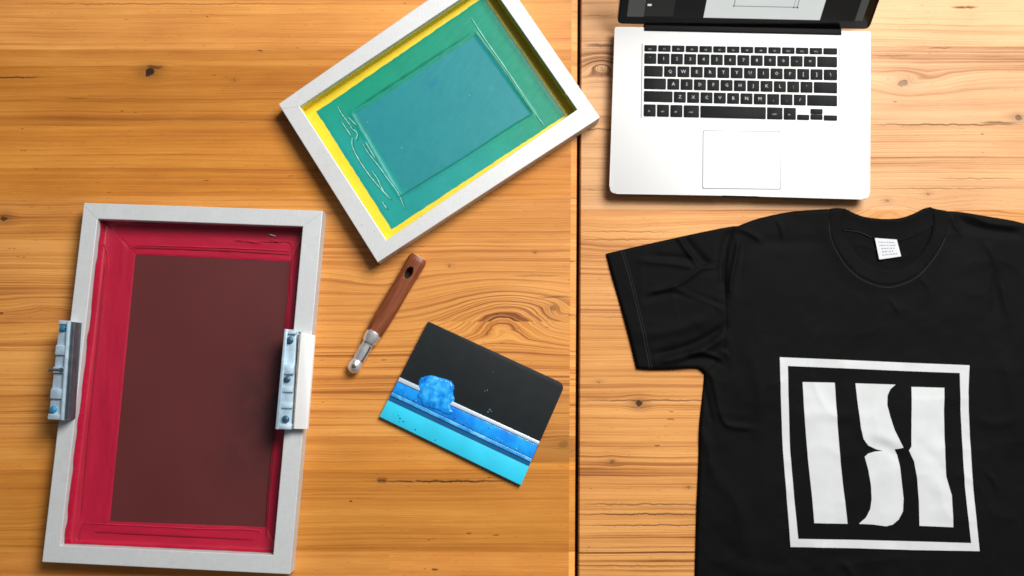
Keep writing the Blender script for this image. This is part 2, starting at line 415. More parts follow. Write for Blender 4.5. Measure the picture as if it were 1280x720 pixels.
def emulsion(name, c1, c2, rough, scale=30, bh=.0004, coat=.3, streak=(1, 1)):
    m = N(name); x, y, z = m.coords(); v = m.vec(m.mul(x, streak[0]), m.mul(y, streak[1]), z)
    n = m.noise(v, scale, 4, .6); m.set(color=m.ramp(n, [(.3, c1), (.7, c2)]), rough=rough, coat=coat, coatr=.18)
    m.bump(m.noise(v, scale * 2, 4, .65), .6, bh); return m.m
M['red'] = emulsion('red ink film', (.34, .005, .027), (.42, .008, .037), .38, 22, .00025, .25, (3, .6))
M['redx'] = emulsion('red ink film, streaked across', (.35, .005, .028), (.43, .009, .038), .38, 22, .00025, .25, (.6, 3))
M['redl'] = emulsion('red ink ridge', (.48, .015, .045), (.54, .025, .06), .25, 40, .0006, .5)
M['redd'] = emulsion('thin dark red ink', (.20, .004, .012), (.27, .006, .018), .35, 30, .0006, .3)
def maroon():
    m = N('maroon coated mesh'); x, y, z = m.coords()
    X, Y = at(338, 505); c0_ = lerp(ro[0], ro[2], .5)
    g = m.math('MAXIMUM', m.mul(m.gauss(x, y, X - c0_[0], Y - c0_[1], .048, .085), .80), m.mul(m.gauss(x, y, at(300, 560)[0] - c0_[0], at(300, 560)[1] - c0_[1], .04, .05), .3))  # soft shadow and reflection beside the right clamp, painted as a dark patch
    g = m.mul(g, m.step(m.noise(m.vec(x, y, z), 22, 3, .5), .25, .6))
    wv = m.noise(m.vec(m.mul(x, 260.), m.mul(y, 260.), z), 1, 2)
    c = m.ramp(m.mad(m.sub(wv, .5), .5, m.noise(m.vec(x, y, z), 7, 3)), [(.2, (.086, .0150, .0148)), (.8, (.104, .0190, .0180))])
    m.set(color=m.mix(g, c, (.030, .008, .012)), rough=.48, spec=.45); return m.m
M['yellow'] = emulsion('yellow screen mesh', (.68, .50, .010), (.76, .57, .018), .5, 60, .00008, .1)
M['green'] = emulsion('green emulsion', (.001, .20, .125), (.003, .26, .165), .35, 14, .00025, .15, (1, 1))
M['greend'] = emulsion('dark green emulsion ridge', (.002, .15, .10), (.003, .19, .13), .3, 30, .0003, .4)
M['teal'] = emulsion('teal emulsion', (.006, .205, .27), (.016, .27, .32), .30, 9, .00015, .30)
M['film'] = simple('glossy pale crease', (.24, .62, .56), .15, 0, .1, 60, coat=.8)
M['clamp'] = simple('blue grey cast metal', (.48, .63, .74), .4, .4, .18, 60, .0003, 250)
M['clampd'] = simple('dark clamp jaw', (.07, .085, .10), .45, .4, .3, 60, .0003, 200)
M['bolt'] = simple('dark steel bolt', (.10, .19, .26), .3, .8, .2, 200)
M['boltb'] = simple('blue bolt head', (.05, .30, .50), .3, .5, .2, 200)
M['pin'] = simple('steel pin', (.35, .33, .30), .3, .9, .2, 200)
M['white'] = simple('white painted plate', (.86, .86, .85), .45, 0, .03, 40)

# ------------------------------------------------------------------ screens
def ring(name, outer, inner, h, mat, parent, z0=.0):
    bm = bmesh.new(); L = []
    for q in (outer, inner):
        L.append([bm.verts.new((p[0], p[1], z0)) for p in q]); L.append([bm.verts.new((p[0], p[1], h)) for p in q])
    ob, ot, ib, it = L
    for i in range(4):
        j = (i + 1) % 4
        bm.faces.new((ot[i], ot[j], it[j], it[i])); bm.faces.new((ob[j], ob[i], ib[i], ib[j]))
        bm.faces.new((ob[i], ob[j], ot[j], ot[i])); bm.faces.new((it[i], it[j], ib[j], ib[i]))
    bmesh.ops.recalc_face_normals(bm, faces=bm.faces[:])
    ed = [e for e in bm.edges if e.calc_face_angle(0) > .5]
    bmesh.ops.bevel(bm, geom=ed, offset=.0008, segments=2, profile=.5, affect='EDGES')
    return obj_bm(name, bm, mat, parent, smooth=False, angle=None)
def relief(name, polys, mat, parent, zf, step=.003, edge_drop=None):
    """thin film with real relief, zf(x,y,d) with d distance from its edge"""
    P = [densify(p, step, True) for p in polys]
    v, F = cdt(P, grid_pts(P, step, step * .6))
    d = np.full(len(v), 1e9)
    for p in P: d = np.minimum(d, pdist(v[:, 0], v[:, 1], p, True))
    z = zf(v[:, 0], v[:, 1], d)
    return obj(name, np.column_stack([v, z]).tolist(), F, mat, parent, True)
def thread(name, pts, r, mat, parent, z, taper=True, flat=.6, sm=5):
    P = catmull(pts, sm); bm = bmesh.new(); n = len(P)
    W = [at(*p) for p in P]
    rad = [r * ((.25 + .75 * math.sin(math.pi * i / (n - 1)) ** .5) if taper else 1) * (1 + .3 * math.sin(i * 2.3)) for i in range(n)]
    tube(bm, [(w[0], w[1], z) for w in W], rad, 6, True, flat)
    return obj_bm(name, bm, mat, parent)

H = .028; ZM = .004
# --- red screen
ro = [at(*p, H) for p in ((105, 253.5), (403.5, 263.5), (362.5, 718), (52.5, 702.5))]
ri = [at(*p, H) for p in ((122, 273.5), (378.5, 283), (341.5, 694), (75.5, 682))]
red = thing('printing_screen', (*lerp(ro[0], ro[2], .5), 0), 'large screen with a red ink border and maroon centre in a grey metal frame', 'printing screen')
ring('frame', ro, ri, H, M['frame_red'], red)
def inset(q, d):
    c = lerp(q[0], q[2], .5); out = []
    n = len(q)
    for i in range(n):
        a = (Vector(q[i - 1][:2]) - Vector(q[i][:2])).normalized(); b = (Vector(q[(i + 1) % n][:2]) - Vector(q[i][:2])).normalized()
        out.append(tuple(Vector(q[i][:2]) + (a + b) * d))
    return out
rin = inset(ri, .0006)
brown = [at(*p, ZM) for p in ((169.5, 318), (363, 327), (334, 659), (137.5, 651.5))]
def prev_sag(x, y, d): return ZM + 0 * x
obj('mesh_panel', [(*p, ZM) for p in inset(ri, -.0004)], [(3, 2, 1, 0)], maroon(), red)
# red film in four bands that climb the inner wall
def band(name, o0, o1, i0, i1, mat, climb, seed):
    poly = [o0, o1, i1, i0]
    ax = Vector(o1) - Vector(o0); L = ax.length; ax.normalize(); nx = Vector((-ax.y, ax.x))
    if (Vector(i0) - Vector(o0)).dot(nx) < 0: nx = -nx
    def zf(x, y, d):
        s = (x - o0[0]) * ax.x + (y - o0[1]) * ax.y; t = (x - o0[0]) * nx.x + (y - o0[1]) * nx.y
        z = ZM + .0007 + .00035 * vnoise(s * 10, t * 130, seed) + .00012 * vnoise(s * 60, t * 260, seed + 3)
        w = climb * (1 + .18 * vnoise(s * 60, 0 * s, seed + 5))
        k = np.clip(1 - t / .0035, 0, 1)
        z = z + w * k ** 1.6
        return np.where(d < 1e-5, np.where(t > .004, ZM + .0002, z), z)
    return relief(name, [poly], mat, red, zf, .0022)
j = .00035
band('ink_border', rin[3], rin[0], brown[3], brown[0], M['red'], .013, 1)
band('ink_border', rin[0], rin[1], brown[0], brown[1], M['redx'], .006, 2)
band('ink_border', rin[1], rin[2], brown[1], brown[2], M['red'], .005, 3)
band('ink_border', rin[2], rin[3], brown[2], brown[3], M['redx'], .007, 4)
thread('ink_ridge', [(168, 310), (230, 312), (300, 315), (363, 319)], .0011, M['redd'], red, ZM + .0015)
thread('ink_ridge', [(170, 307), (240, 309), (320, 312), (364, 315)], .0008, M['redl'], red, ZM + .0018)
thread('ink_ridge', [(125, 285), (131, 302), (137, 318), (137, 345)], .0007, M['redl'], red, ZM + .003)
thread('ink_ridge', [(320, 302), (345, 303), (362, 303), (367, 312), (365, 345), (356, 420)], .0007, M['redl'], red, ZM + .002)
thread('ink_ridge', [(104, 653), (170, 656), (250, 660), (322, 662), (324, 672)], .0009, M['redl'], red, ZM + .0016)
thread('ink_ridge', [(120, 664), (200, 668), (320, 674)], .0008, M['redd'], red, ZM + .0016)
thread('ink_ridge', [(106, 655), (102, 668), (101, 680)], .0007, M['redd'], red, ZM + .0022)
thread('ink_ridge', [(366, 330), (352, 480), (338, 600), (334, 672)], .0008, M['redd'], red, ZM + .002)
thread('ink_ridge', [(134, 330), (124, 430), (113, 540), (104, 645)], .0006, M['redd'], red, ZM + .0022)
for pts in (((338, 294), (342, 295), (346, 296)), ((340, 300), (350, 303)), ((295, 300), (330, 304))):
    thread('ink_ridge', pts, .0007, M['film'] if pts[0][0] == 338 else M['redl'], red, ZM + .004)
def seam(parent, a, b, z, w=.0008):
    A, B = Vector(at(*a, z)), Vector(at(*b, z)); d = (B - A).normalized(); n = Vector((-d.y, d.x)) * w / 2
    bm = bmesh.new(); prism(bm, [A - n, B - n, B + n, A + n], z - .001, z + .00015); obj_bm('weld_seam', bm, M['seam'], parent)

# --- green screen
go = [at(*p, H) for p in ((348, 130), (612, -54), (750, 147), (472, 328))]
gi = [at(*p, H) for p in ((374.5, 133), (609.5, -24), (721.5, 137), (483, 300))]
grn = thing('printing_screen', (*lerp(go[0], go[2], .5), 0), 'smaller tilted screen with yellow mesh and green and teal emulsion', 'printing screen')
ring('frame', go, gi, H, M['frame'], grn)
obj('mesh_panel', [(*p, ZM) for p in inset(gi, -.0004)], [(0, 1, 2, 3)] if area2(gi) > 0 else [(3, 2, 1, 0)], M['yellow'], grn)
ge = [at(*p, ZM) for p in ((395.5, 139.5), (605, -4), (707, 144), (489.5, 287))]
gt = [at(*p, ZM) for p in ((441, 142), (593.5, 43), (666, 143), (501, 246))]
def ragged(q, amp, seed, step=.004):
    P = densify(q, step, True); out = []
    for i, p in enumerate(P):
        a, b = P[i - 1], P[(i + 1) % len(P)]; t = Vector((b[0] - a[0], b[1] - a[1])).normalized()
        k = amp * float(vnoise(i * .7, 0, seed)); out.append((p[0] - t.y * k, p[1] + t.x * k))
    return out
gc = lerp(go[0], go[2], .5)
def green_teal():
    m = N('green and teal emulsion'); x, y, z = m.coords()
    eu = (Vector(gt[1]) - Vector(gt[0])).normalized(); ev = Vector((eu.y, -eu.x)); tc = Vector(lerp(gt[0], gt[2], .5)) - Vector(gc)
    hu, hv = (Vector(gt[1]) - Vector(gt[0])).length / 2, abs((Vector(gt[3]) - Vector(gt[0])).dot(ev)) / 2
    X, Y = m.sub(x, tc.x), m.sub(y, tc.y)
    u = m.add(m.mul(X, eu.x), m.mul(Y, eu.y)); v = m.add(m.mul(X, ev.x), m.mul(Y, ev.y))
    w = m.mul(m.sub(m.noise(m.vec(x, y, z), 55, 3, .6), .5), .010); w2 = m.mul(m.sub(m.noise(m.vec(x, y, z), 12, 3, .6), .5), .05)
    au = m.sub(m.math('ABSOLUTE', m.add(u, w)), hu); av = m.sub(m.math('ABSOLUTE', m.add(v, w)), hv)
    d = m.math('MAXIMUM', au, av)
    box_ = m.step(d, -.003, .0035, 1, 0)
    # border turns teal towards the lower left, partly a blue reflection put into the colour
    side = m.step(m.add(m.sub(v, u), w2), -.02, .13)
    nz = m.noise(m.vec(m.mul(x, 1), m.mul(y, 1), z), 16, 4, .6)
    g = m.ramp(nz, [(.3, (.001, .215, .135)), (.7, (.002, .27, .165))])
    g2 = m.ramp(nz, [(.3, (.006, .245, .235)), (.7, (.010, .285, .265))])
    t = m.ramp(nz, [(.3, (.009, .205, .232)), (.7, (.013, .222, .245))])
    rimd = m.mul(m.step(m.math('ABSOLUTE', m.sub(d, .001)), .0, .0028, 1, 0), m.step(m.noise(m.vec(x, y, z), 30, 2), .3, .6))
    c = m.mix(box_, m.mix(side, g, g2), t); c = m.mix(m.mul(rimd, .30), c, (.001, .13, .08))
    blob = m.mul(m.gauss(x, y, at(543, 108)[0] - gc[0], at(543, 108)[1] - gc[1], .014, .010), m.step(m.noise(m.vec(x, y, z), 130, 3), .45, .6))
    c = m.mix(m.mul(blob, .5), c, (.002, .14, .27))
    m.set(color=c, rough=.42, spec=.35); m.bump(m.noise(m.vec(x, y, z), 50, 3, .5), .3, .00008)
    return m.m
M['greenteal'] = green_teal()
ring('mesh_edge', inset(gi, -.0001), inset(gi, .0009), .0185, M['yellow'], grn, .003)
ragt = ragged(gt, .0004, 9)
def z_em(x, y, d):
    ins = inside(x, y, ragt); dt = pdist(x, y, ragt, True) * np.where(ins, 1, -1)
    z = ZM + .0006 + .0001 * vnoise(x * 60 + y * 60, y * 260 - x * 200, 4) * np.clip(d / .004, 0, 1) - .0004 * np.clip(dt / .003, 0, 1) + .0007 * np.exp(-((dt + .002) / .0022) ** 2)
    return ZM + .0001 + (z - ZM - .0001) * np.clip(d / .005, 0, 1)
relief('emulsion_film', [ragged(ge, .0005, 5)], M['greenteal'], grn, z_em, .002)
Z2 = ZM + .0014
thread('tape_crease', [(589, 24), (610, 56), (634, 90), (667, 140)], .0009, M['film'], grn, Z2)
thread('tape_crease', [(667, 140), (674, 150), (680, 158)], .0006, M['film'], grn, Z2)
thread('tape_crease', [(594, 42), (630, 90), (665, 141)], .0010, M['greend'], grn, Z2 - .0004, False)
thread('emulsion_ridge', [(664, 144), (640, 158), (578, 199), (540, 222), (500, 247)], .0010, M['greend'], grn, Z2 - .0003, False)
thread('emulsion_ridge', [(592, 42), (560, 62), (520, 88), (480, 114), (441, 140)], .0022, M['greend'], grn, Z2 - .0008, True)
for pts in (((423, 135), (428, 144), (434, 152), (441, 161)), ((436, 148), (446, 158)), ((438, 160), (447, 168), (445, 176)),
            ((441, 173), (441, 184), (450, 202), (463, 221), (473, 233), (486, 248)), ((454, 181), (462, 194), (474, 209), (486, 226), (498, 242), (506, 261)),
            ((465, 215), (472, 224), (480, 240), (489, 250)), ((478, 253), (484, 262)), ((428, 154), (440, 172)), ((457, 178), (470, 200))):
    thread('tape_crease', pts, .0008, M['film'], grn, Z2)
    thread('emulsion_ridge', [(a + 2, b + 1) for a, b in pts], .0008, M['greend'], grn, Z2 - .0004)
for p in ((502, 185), (459, 153), (587, 120)):
    bm = bmesh.new(); disc(bm, at(*p, ZM), .0007, ZM, ZM + .0010, 7); obj_bm('speck', bm, M['film'], grn)
seam(grn, (707, 118), (724, 107), H); seam(grn, (374, 133), (352, 136), H, .0004)
seam(red, (122, 273), (107, 258), H, .0004); seam(red, (378, 283), (402, 266), H, .0004)
for q in ((405, 190, .001), (452, 281, .0012), (468, 289, .0009), (527, 270, .0015), (532, 267, .001)):
    bm = bmesh.new(); disc(bm, at(q[0], q[1], H), q[2], H - .001, H + .0001, 7); obj_bm('chip', bm, M['seam'], grn)

# ------------------------------------------------------------------ clamps
def clamp_build(axis0, axis1, w0, w1, ztop, label, dark_side, bolts, rib_at, zlow, plate=None):
    """axis0/axis1: px of the top and bottom centre of the upper face; w: half widths in metres"""
    A, B = Vector(at(*axis0, ztop)), Vector(at(*axis1, ztop)); d = (B - A); L = d.length; d.normalize(); n = Vector((-d.y, d.x))
    if n.x < 0: n = -n
    def P(s, u): q = A + d * (s * L) + n * u; return (q.x, q.y)
    t = thing('hinge_clamp', (*P(.5, 0), H), label, 'clamp', 'metal clamps gripping the sides of the red screen')
    bm = bmesh.new()
    prism(bm, rounded([P(0, -w0), P(0, w0), P(1, w1), P(1, -w1)], .002, 3), zlow, ztop - .006, .0006)
    sd = 1 if dark_side > 0 else -1
    r = .0045                                                     # raised rail on one side of the channel
    prism(bm, rounded([P(0, sd * w0), P(0, sd * (w0 - r)), P(1, sd * (w1 - r)), P(1, sd * w1)], .001, 2), ztop - .0065, ztop, .0008)
    for s, hw, up in rib_at:                                      # cross webs
        w = w0 + (w1 - w0) * s
        prism(bm, rounded([P(s - hw, -w * sd * .98), P(s - hw, sd * (w - r)), P(s + hw, sd * (w - r)), P(s + hw, -w * sd * .98)], .0012, 2), ztop - .0065, ztop - up, .0010)
    obj_bm('body', bm, M['clamp'], t)
    bm = bmesh.new()
    prism(bm, [P(.01, sd * (w0 + .0003)), P(.01, sd * (w0 + .0058)), P(.985, sd * (w1 + .0058)), P(.985, sd * (w1 + .0003))], H + .0003, ztop - .0022, .0008)
    if dark_side == 1: obj_bm('jaw', bm, M['clampd'], t)
    else: bm.free()
    for s, u, rr, mt in bolts:
        bm = bmesh.new(); q = P(s, u)
        disc(bm, q, rr * 1.25, ztop - .0062, ztop - .0048, 18, .0003)
        disc(bm, q, rr, ztop - .005, ztop - .0008, 6, .0006); obj_bm('bolt', bm, M[mt], t)
    if plate:
        bm = bmesh.new(); prism(bm, rounded([at(*p, plate[1]) for p in plate[0]], .0008, 2), H + .0003, plate[1], .0006); obj_bm('side_plate', bm, M['white'], t)
        bm = bmesh.new(); q = P(.03, -sd * -1 * 0 + w0 + .0045); disc(bm, q, .0016, plate[1] - .002, plate[1] + .0012, 10, .0004); obj_bm('screw', bm, M['bolt'], t)
    return t, P
lc, P = clamp_build((80, 400.5), (68.5, 525), .0085, .0115, .052, 'blue-grey clamp with dark inner jaw on left rail of the red screen', 1,
    [(.075, -.002, .0042, 'boltb'), (.90, -.006, .0040, 'boltb')], [(.30, .05, .002), (.50, .03, .0015), (.74, .05, .002), (.97, .028, .002), (.02, .02, .002)], .018)
bm = bmesh.new(); a, b = P(.50, .001), P(.505, -.0155)
tube(bm, [(*a, .0500), (*b, .0490)], .0022, 12); obj_bm('hinge_pin', bm, M['pin'], lc)
bm = bmesh.new(); disc(bm, P(.50, .002), .0034, .0450, .0512, 14, .0006); obj_bm('bolt', bm, M['bolt'], lc)
rc, P = clamp_build((362.5, 411.5), (354, 537), .0078, .0108, .046, 'pale blue clamp with white side plate on right rail of the red screen', -1,
    [(.11, -.0005, .0042, 'bolt'), (.50, -.0005, .0038, 'bolt'), (.90, .001, .0042, 'bolt')], [(.03, .02, .0015), (.40, .05, .0015), (.60, .03, .0028), (.97, .028, .001), (.76, .03, .003)], H + .0003,
    plate=([(376, 416), (392.5, 419), (383.5, 536.5), (367, 536)], .040))
bm = bmesh.new(); a, b = at(373.5, 418, .043), at(365.5, 536, .043)
tube(bm, [(*a, .0405), (*b, .0405)], .0017, 8); obj_bm('hinge_pin', bm, M['pin'], rc)

# ------------------------------------------------------------------ hand tool
M['hwood'] = None
m = N('stained handle wood'); x, y, z = m.coords()
u = m.add(m.mul(x, .866), m.mul(y, .5)); w = m.add(m.mul(x, -.5), m.mul(y, .866))
ca = math.atan2(-1, 1)
n1 = m.noise(m.vec(m.mul(m.add(m.mul(x, .86), m.mul(y, -.5)), 420.), m.mul(m.add(m.mul(x, .5), m.mul(y, .86)), 22.), m.mul(z, 300.)), 1, 3, .6)
m.set(color=m.ramp(n1, [(.3, (.105, .025, .008)), (.55, (.20, .050, .016)), (.8, (.29, .085, .030))]), rough=.42, spec=.4); m.bump(n1, .5, .0004); M['hwood'] = m.m
M['chrome'] = simple('worn chrome', (.80, .78, .77), .30, .75, .15, 150, .0004, 220)
M['endwood'] = simple('pale cut wood', (.62, .36, .16), .6, 0, .2, 200)
M['black'] = simple('black hollow', (.006, .005, .005), .7)
T0, T1 = Vector(at(523.5, 321, .014)), Vector(at(439.5, 464, .010)); ad = (T1 - T0); TL = ad.length; ad.normalize(); an = Vector((-ad.y, ad.x))
tool = thing('hand_tool', (*((T0 + T1) / 2), 0), 'brown wooden handle with a hole at one end and a chrome tip', 'hand tool')
def TP(s, u=0): q = T0 + ad * (s * TL) + an * u; return (q.x, q.y)
bm = bmesh.new(); rings_ = []
HL = .67; NS = 30; NR = 40
hw = lambda s: .0140 * (1 - .15 * s) * (1 - .05 * math.sin(s * 3.1 * 2))     # half width
ht = lambda s: .0088 * (1 - .12 * s)
for i in range(NS + 1):
    s = i / NS; f = 1.0
    e0 = min(1, s / .05); f = .80 + .20 * math.sin(e0 * math.pi / 2)
    q = TP(s * HL)
    rings_.append([bm.verts.new((q[0] + an.x * hw(s) * f * math.copysign(abs(math.cos(t)) ** .85, math.cos(t)), q[1] + an.y * hw(s) * f * math.copysign(abs(math.cos(t)) ** .85, math.cos(t)), .0105 + ht(s) * f * math.copysign(abs(math.sin(t)) ** .75, math.sin(t)))) for t in [2 * math.pi * k / NR for k in range(NR)]])
for A_, B_ in zip(rings_, rings_[1:]):
    for k in range(NR): bm.faces.new((A_[k], A_[(k + 1) % NR], B_[(k + 1) % NR], B_[k]))
bm.faces.new(rings_[0]); bm.faces.new(rings_[-1][::-1])
bmesh.ops.recalc_face_normals(bm, faces=bm.faces[:])
hd = obj_bm('handle', bm, M['hwood'], tool, angle=50)
# hole: boolean through the handle
bm = bmesh.new(); hc = TP(.145, -.0005); el = []
for k in range(28):
    t = 2 * math.pi * k / 28; qx = Vector(hc) + ad * (.0092 * math.cos(t)) + an * (.0056 * math.sin(t)); el.append((qx.x, qx.y))
prism(bm, el, .0045, .03); cut = obj_bm('hole_cutter', bm, M['black'], None)
md = hd.modifiers.new('hole', 'BOOLEAN'); md.object = cut; md.operation = 'DIFFERENCE'; md.solver = 'EXACT'
bpy.context.view_layer.update()
me = bpy.data.meshes.new_from_object(hd.evaluated_get(bpy.context.evaluated_depsgraph_get()))
hd.modifiers.clear(); hd.data = me; me.name = 'handle'; me.materials.clear(); me.materials.append(M['hwood'])
for p_ in me.polygons: p_.material_index = 0
bpy.data.objects.remove(cut)
bm = bmesh.new(); el2 = [lerp(hc, p_, .97) for p_ in el]; prism(bm, el2, .0046, .0052); obj_bm('hole', bm, M['black'], tool)
bm = bmesh.new(); c0 = Vector(TP(-.006)); c1 = Vector(TP(.0015))
tube(bm, [(c0.x, c0.y, .0105), (c1.x, c1.y, .0105)], .0098, 24, True, .68); obj_bm('end_face', bm, M['endwood'], tool)
bm = bmesh.new(); tube(bm, [(*TP(s), .0102) for s in (.655, .67, .70, .735, .75)], [.0108, .0114, .0110, .0106, .0092], 24, True, .85); obj_bm('ferrule', bm, M['chrome'], tool)
bm = bmesh.new()
tube(bm, [(*TP(s), z_) for s, z_ in ((.745, .010), (.77, .010), (.80, .010), (.86, .0095), (.905, .009))], [.0086, .0078, .0086, .0088, .0080], 20, True, .7)
obj_bm('shaft', bm, M['chrome'], tool)
for sg in (-1, 1):
    bm = bmesh.new(); tube(bm, [(*TP(.77, sg * .0058), .0135), (*TP(.90, sg * .0058), .0125)], .0016, 8); obj_bm('rail', bm, M['clampd'] if sg > 0 else M['chrome'], tool)
bm = bmesh.new(); q = TP(.955)
tube(bm, [(*TP(.905), .009), (*TP(.918), .009), (*TP(.955), .009), (*TP(.985), .009), (*TP(1.0), .009), (*TP(1.012), .009)], [.0068, .0084, .0098, .0088, .0062, .0020], 22, True, .92); obj_bm('tip', bm, M['chrome'], tool)
bm = bmesh.new(); disc(bm, TP(.955, .0005), .0034, .0150, .0180, 16, .0010); obj_bm('rivet', bm, M['pin'], tool)

# ------------------------------------------------------------------ scraper
M['plate'] = simple('matt black plastic', (.016, .019, .021), .6, 0, .12, 45, .00008, 400, spec=.13)
def blues(name, c1, c2, c3, rough, sc):
    m = N(name); x, y, z = m.coords(); v = m.vec(x, y, z)
    m.set(color=m.ramp(m.noise(v, sc, 5, .65, .4), [(.32, c1), (.5, c2), (.72, c3)]), rough=rough, coat=.4, coatr=.12)  # lightest ramp colour stands in for highlights on the wet ink
    m.bump(m.noise(v, sc * 1.4, 3, .55), .4, .0007); return m.m
M['ink'] = blues('wet blue ink', (.003, .14, .60), (.006, .24, .80), (.016, .42, .92), .2, 22)
M['inkl'] = blues('light blue ink highlight', (.01, .20, .62), (.05, .36, .78), (.20, .62, .88), .25, 60)
M['inkb'] = blues('thick blue ink', (.002, .12, .50), (.006, .28, .80), (.08, .55, .92), .18, 70)
M['cyan'] = simple('cyan rubber', (.030, .56, .80), .4, 0, .08, 25, .00005, 300)
M['silver'] = simple('silver trim', (.62, .74, .84), .30, .3, .03, 100)
M['navy'] = simple('dark blue groove', (.003, .09, .24), .35)
ZS = .008
sq = [at(*p, ZS) for p in ((535, 401.5), (706.5, 480.5), (651, 607), (474, 521))]
sm_ = quad_map(sq)
scr = thing('ink_scraper', (*lerp(sq[0], sq[2], .5), 0), 'flat black scraper with a bright cyan blade edge and wet blue ink', 'scraper')
# line fractions along the left/right edge
lv = lambda px: min(1, max(0, (Vector(at(*px, ZS)) - Vector(sq[0])).length / (Vector(sq[3]) - Vector(sq[0])).length))
rv = lambda px: min(1, max(0, (Vector(at(*px, ZS)) - Vector(sq[1])).length / (Vector(sq[2]) - Vector(sq[1])).length))
a1, b1 = lv((497, 472)), rv((673.5, 553)); a2, b2 = lv((487.5, 493)), rv((663.5, 577))
def strip(va0, vb0, va1, vb1, u0=0., u1=1.):
    return [lerp(sm_(0, va0), sm_(1, vb0), u0), lerp(sm_(0, va0), sm_(1, vb0), u1), lerp(sm_(0, va1), sm_(1, vb1), u1), lerp(sm_(0, va1), sm_(1, vb1), u0)]
bm = bmesh.new(); prism(bm, rounded(strip(0, 0, a2, b2), [.003, .010, 0, 0], 6), 0, ZS, .0007); obj_bm('body', bm, M['plate'], scr)
bm = bmesh.new(); prism(bm, strip(a2 + .002, b2 + .002, 1, 1), .0004, ZS - .0006, .0008); obj_bm('blade', bm, M['cyan'], scr)
bm = bmesh.new(); prism(bm, strip(a1 + .035, b1 + .025, a2 - .035, b2 - .03, .003, .997), ZS - .002, ZS + .0008, .0004); obj_bm('ink_film', bm, M['ink'], scr)
bm = bmesh.new(); prism(bm, strip(a1 - .012, b1 - .010, a1 + .030, b1 + .020, .002, .998), ZS - .002, ZS + .0016, .0006); obj_bm('trim_or_highlight_strip', bm, M['silver'], scr)
bm = bmesh.new(); prism(bm, strip(a2 - .030, b2 - .026, a2 + .006, b2 + .004, .002, .998), ZS - .002, ZS + .0012, .0005); obj_bm('trim_or_highlight_strip', bm, M['inkl'], scr)  # highlight along the lower seam, put in as a light blue strip
bm = bmesh.new(); prism(bm, strip(a2 + .008, b2 + .006, a2 + .055, b2 + .045, .002, .998), ZS - .002, ZS - .0003); obj_bm('groove', bm, M['navy'], scr)
# ink blob
bc = at(546, 490, ZS)
for (cx, cy, rr, hh, sd_) in ((545.5, 490, .0205, .0042, 3),):
    pts = [at(460 + a_ / 3.13, 390 + b_ / 3.13, ZS) for a_, b_ in catmull([(203, 262), (222, 252), (250, 249), (272, 255), (300, 262), (326, 272), (337, 292), (333, 318), (337, 345), (322, 368), (336, 392), (310, 404), (276, 388), (240, 378), (212, 366), (204, 345), (190, 330), (199, 305), (194, 285)], 5)][:-1]
    pts = ragged(densify(pts, .0012, True), .0006, 12, .0012)
    def zb(x, y, d, hh=hh):
        e_ = np.clip(d / .0022, 0, 1); rim = np.exp(-((d - .0022) / .0016) ** 2)
        return ZS + .0024 * e_ + .0008 * np.clip(d / .008, 0, 1) * (.6 + .4 * vnoise(x * 90, y * 90, 6)) + .00022 * vnoise(x * 260, y * 260, 2) * e_
    relief('ink_blob', [pts], M['inkb'], scr, zb, .0010)
random.seed(11)
for k in range(34):                                                # flecks of ink along the lower trim
    u = random.random() ** 1.1; v_ = random.gauss(0, .02)
    side = random.random()
    va, vb = (a2 - .05, b2 - .05) if side < .7 else (a1 + .06, b1 + .05)
    p = lerp(sm_(0, va + v_), sm_(1, vb + v_), .02 + .9 * u)
    rr = random.uniform(.0004, .0012); bm = bmesh.new(); disc(bm, p, rr, ZS + .0004, ZS + .0012 + rr * .6, 7, rr * .3)
    obj_bm('ink_fleck', bm, M['film'] if k % 3 == 0 else (M['inkb'] if k % 3 == 1 else M['navy']), scr)
for (px_, py_, rr) in ((500, 523, .0013), (504, 527, .0012), (499, 527, .0008), (519, 537, .0012), (544, 550, .0010), (498, 519.5, .0008)):
    bm = bmesh.new(); disc(bm, at(px_, py_, ZS), rr, ZS - .0008, ZS - .0002, 7, .0003); obj_bm('ink_fleck', bm, M['navy'], scr)
M['fleckg'] = simple('dull teal fleck', (.05, .14, .17), .4)
for (px_, py_, rr) in ((612, 512, .0013), (610, 515, .0012), (614, 514, .0009), (609, 488, .0010), (606, 489, .0008), (616, 465, .0007)):
    bm = bmesh.new(); disc(bm, at(px_, py_, ZS), rr, ZS - .001, ZS + .0005, 7, .0002); obj_bm('ink_fleck', bm, M['fleckg'], scr)

# ------------------------------------------------------------------ laptop
M['alu'] = simple('satin aluminium', (.69, .695, .69), .55, .08, .006, 20, spec=.3)
M['aludark'] = simple('aluminium groove', (.22, .22, .22), .7, 0, .05)
M['key'] = simple('black key', (.006, .007, .008), .6, 0, .25, 90, .00004, 500, spec=.10)
M['well'] = simple('keyboard deck', (.67, .675, .67), .55, .08, .006, 20, spec=.3)
M['legend'] = simple('pale key print', (.42, .44, .45), .6, 0, .1)
M['glassblk'] = simple('black glass bezel', (.006, .006, .007), .14, 0, .1, 20, spec=.10)
M['hinge'] = simple('black hinge plastic', (.004, .004, .004), .6, 0, .1, spec=.1)
M['trackpad'] = simple('glass trackpad', (.66, .665, .675), .5, .08, .005, 20, spec=.3)
M['rubber'] = simple('black rubber foot', (.02, .02, .02), .7)
def glow(name, col, st):
    m = N(name); x, y, z = m.coords(); n = m.noise(m.vec(x, y, z), 30, 2)
    c = m.ramp(n, [(.2, tuple(v * .95 for v in col)), (.8, col)])
    m.set(color=(.01, .01, .01), rough=.16, ecol=c, emit=st, spec=.15); return m.m
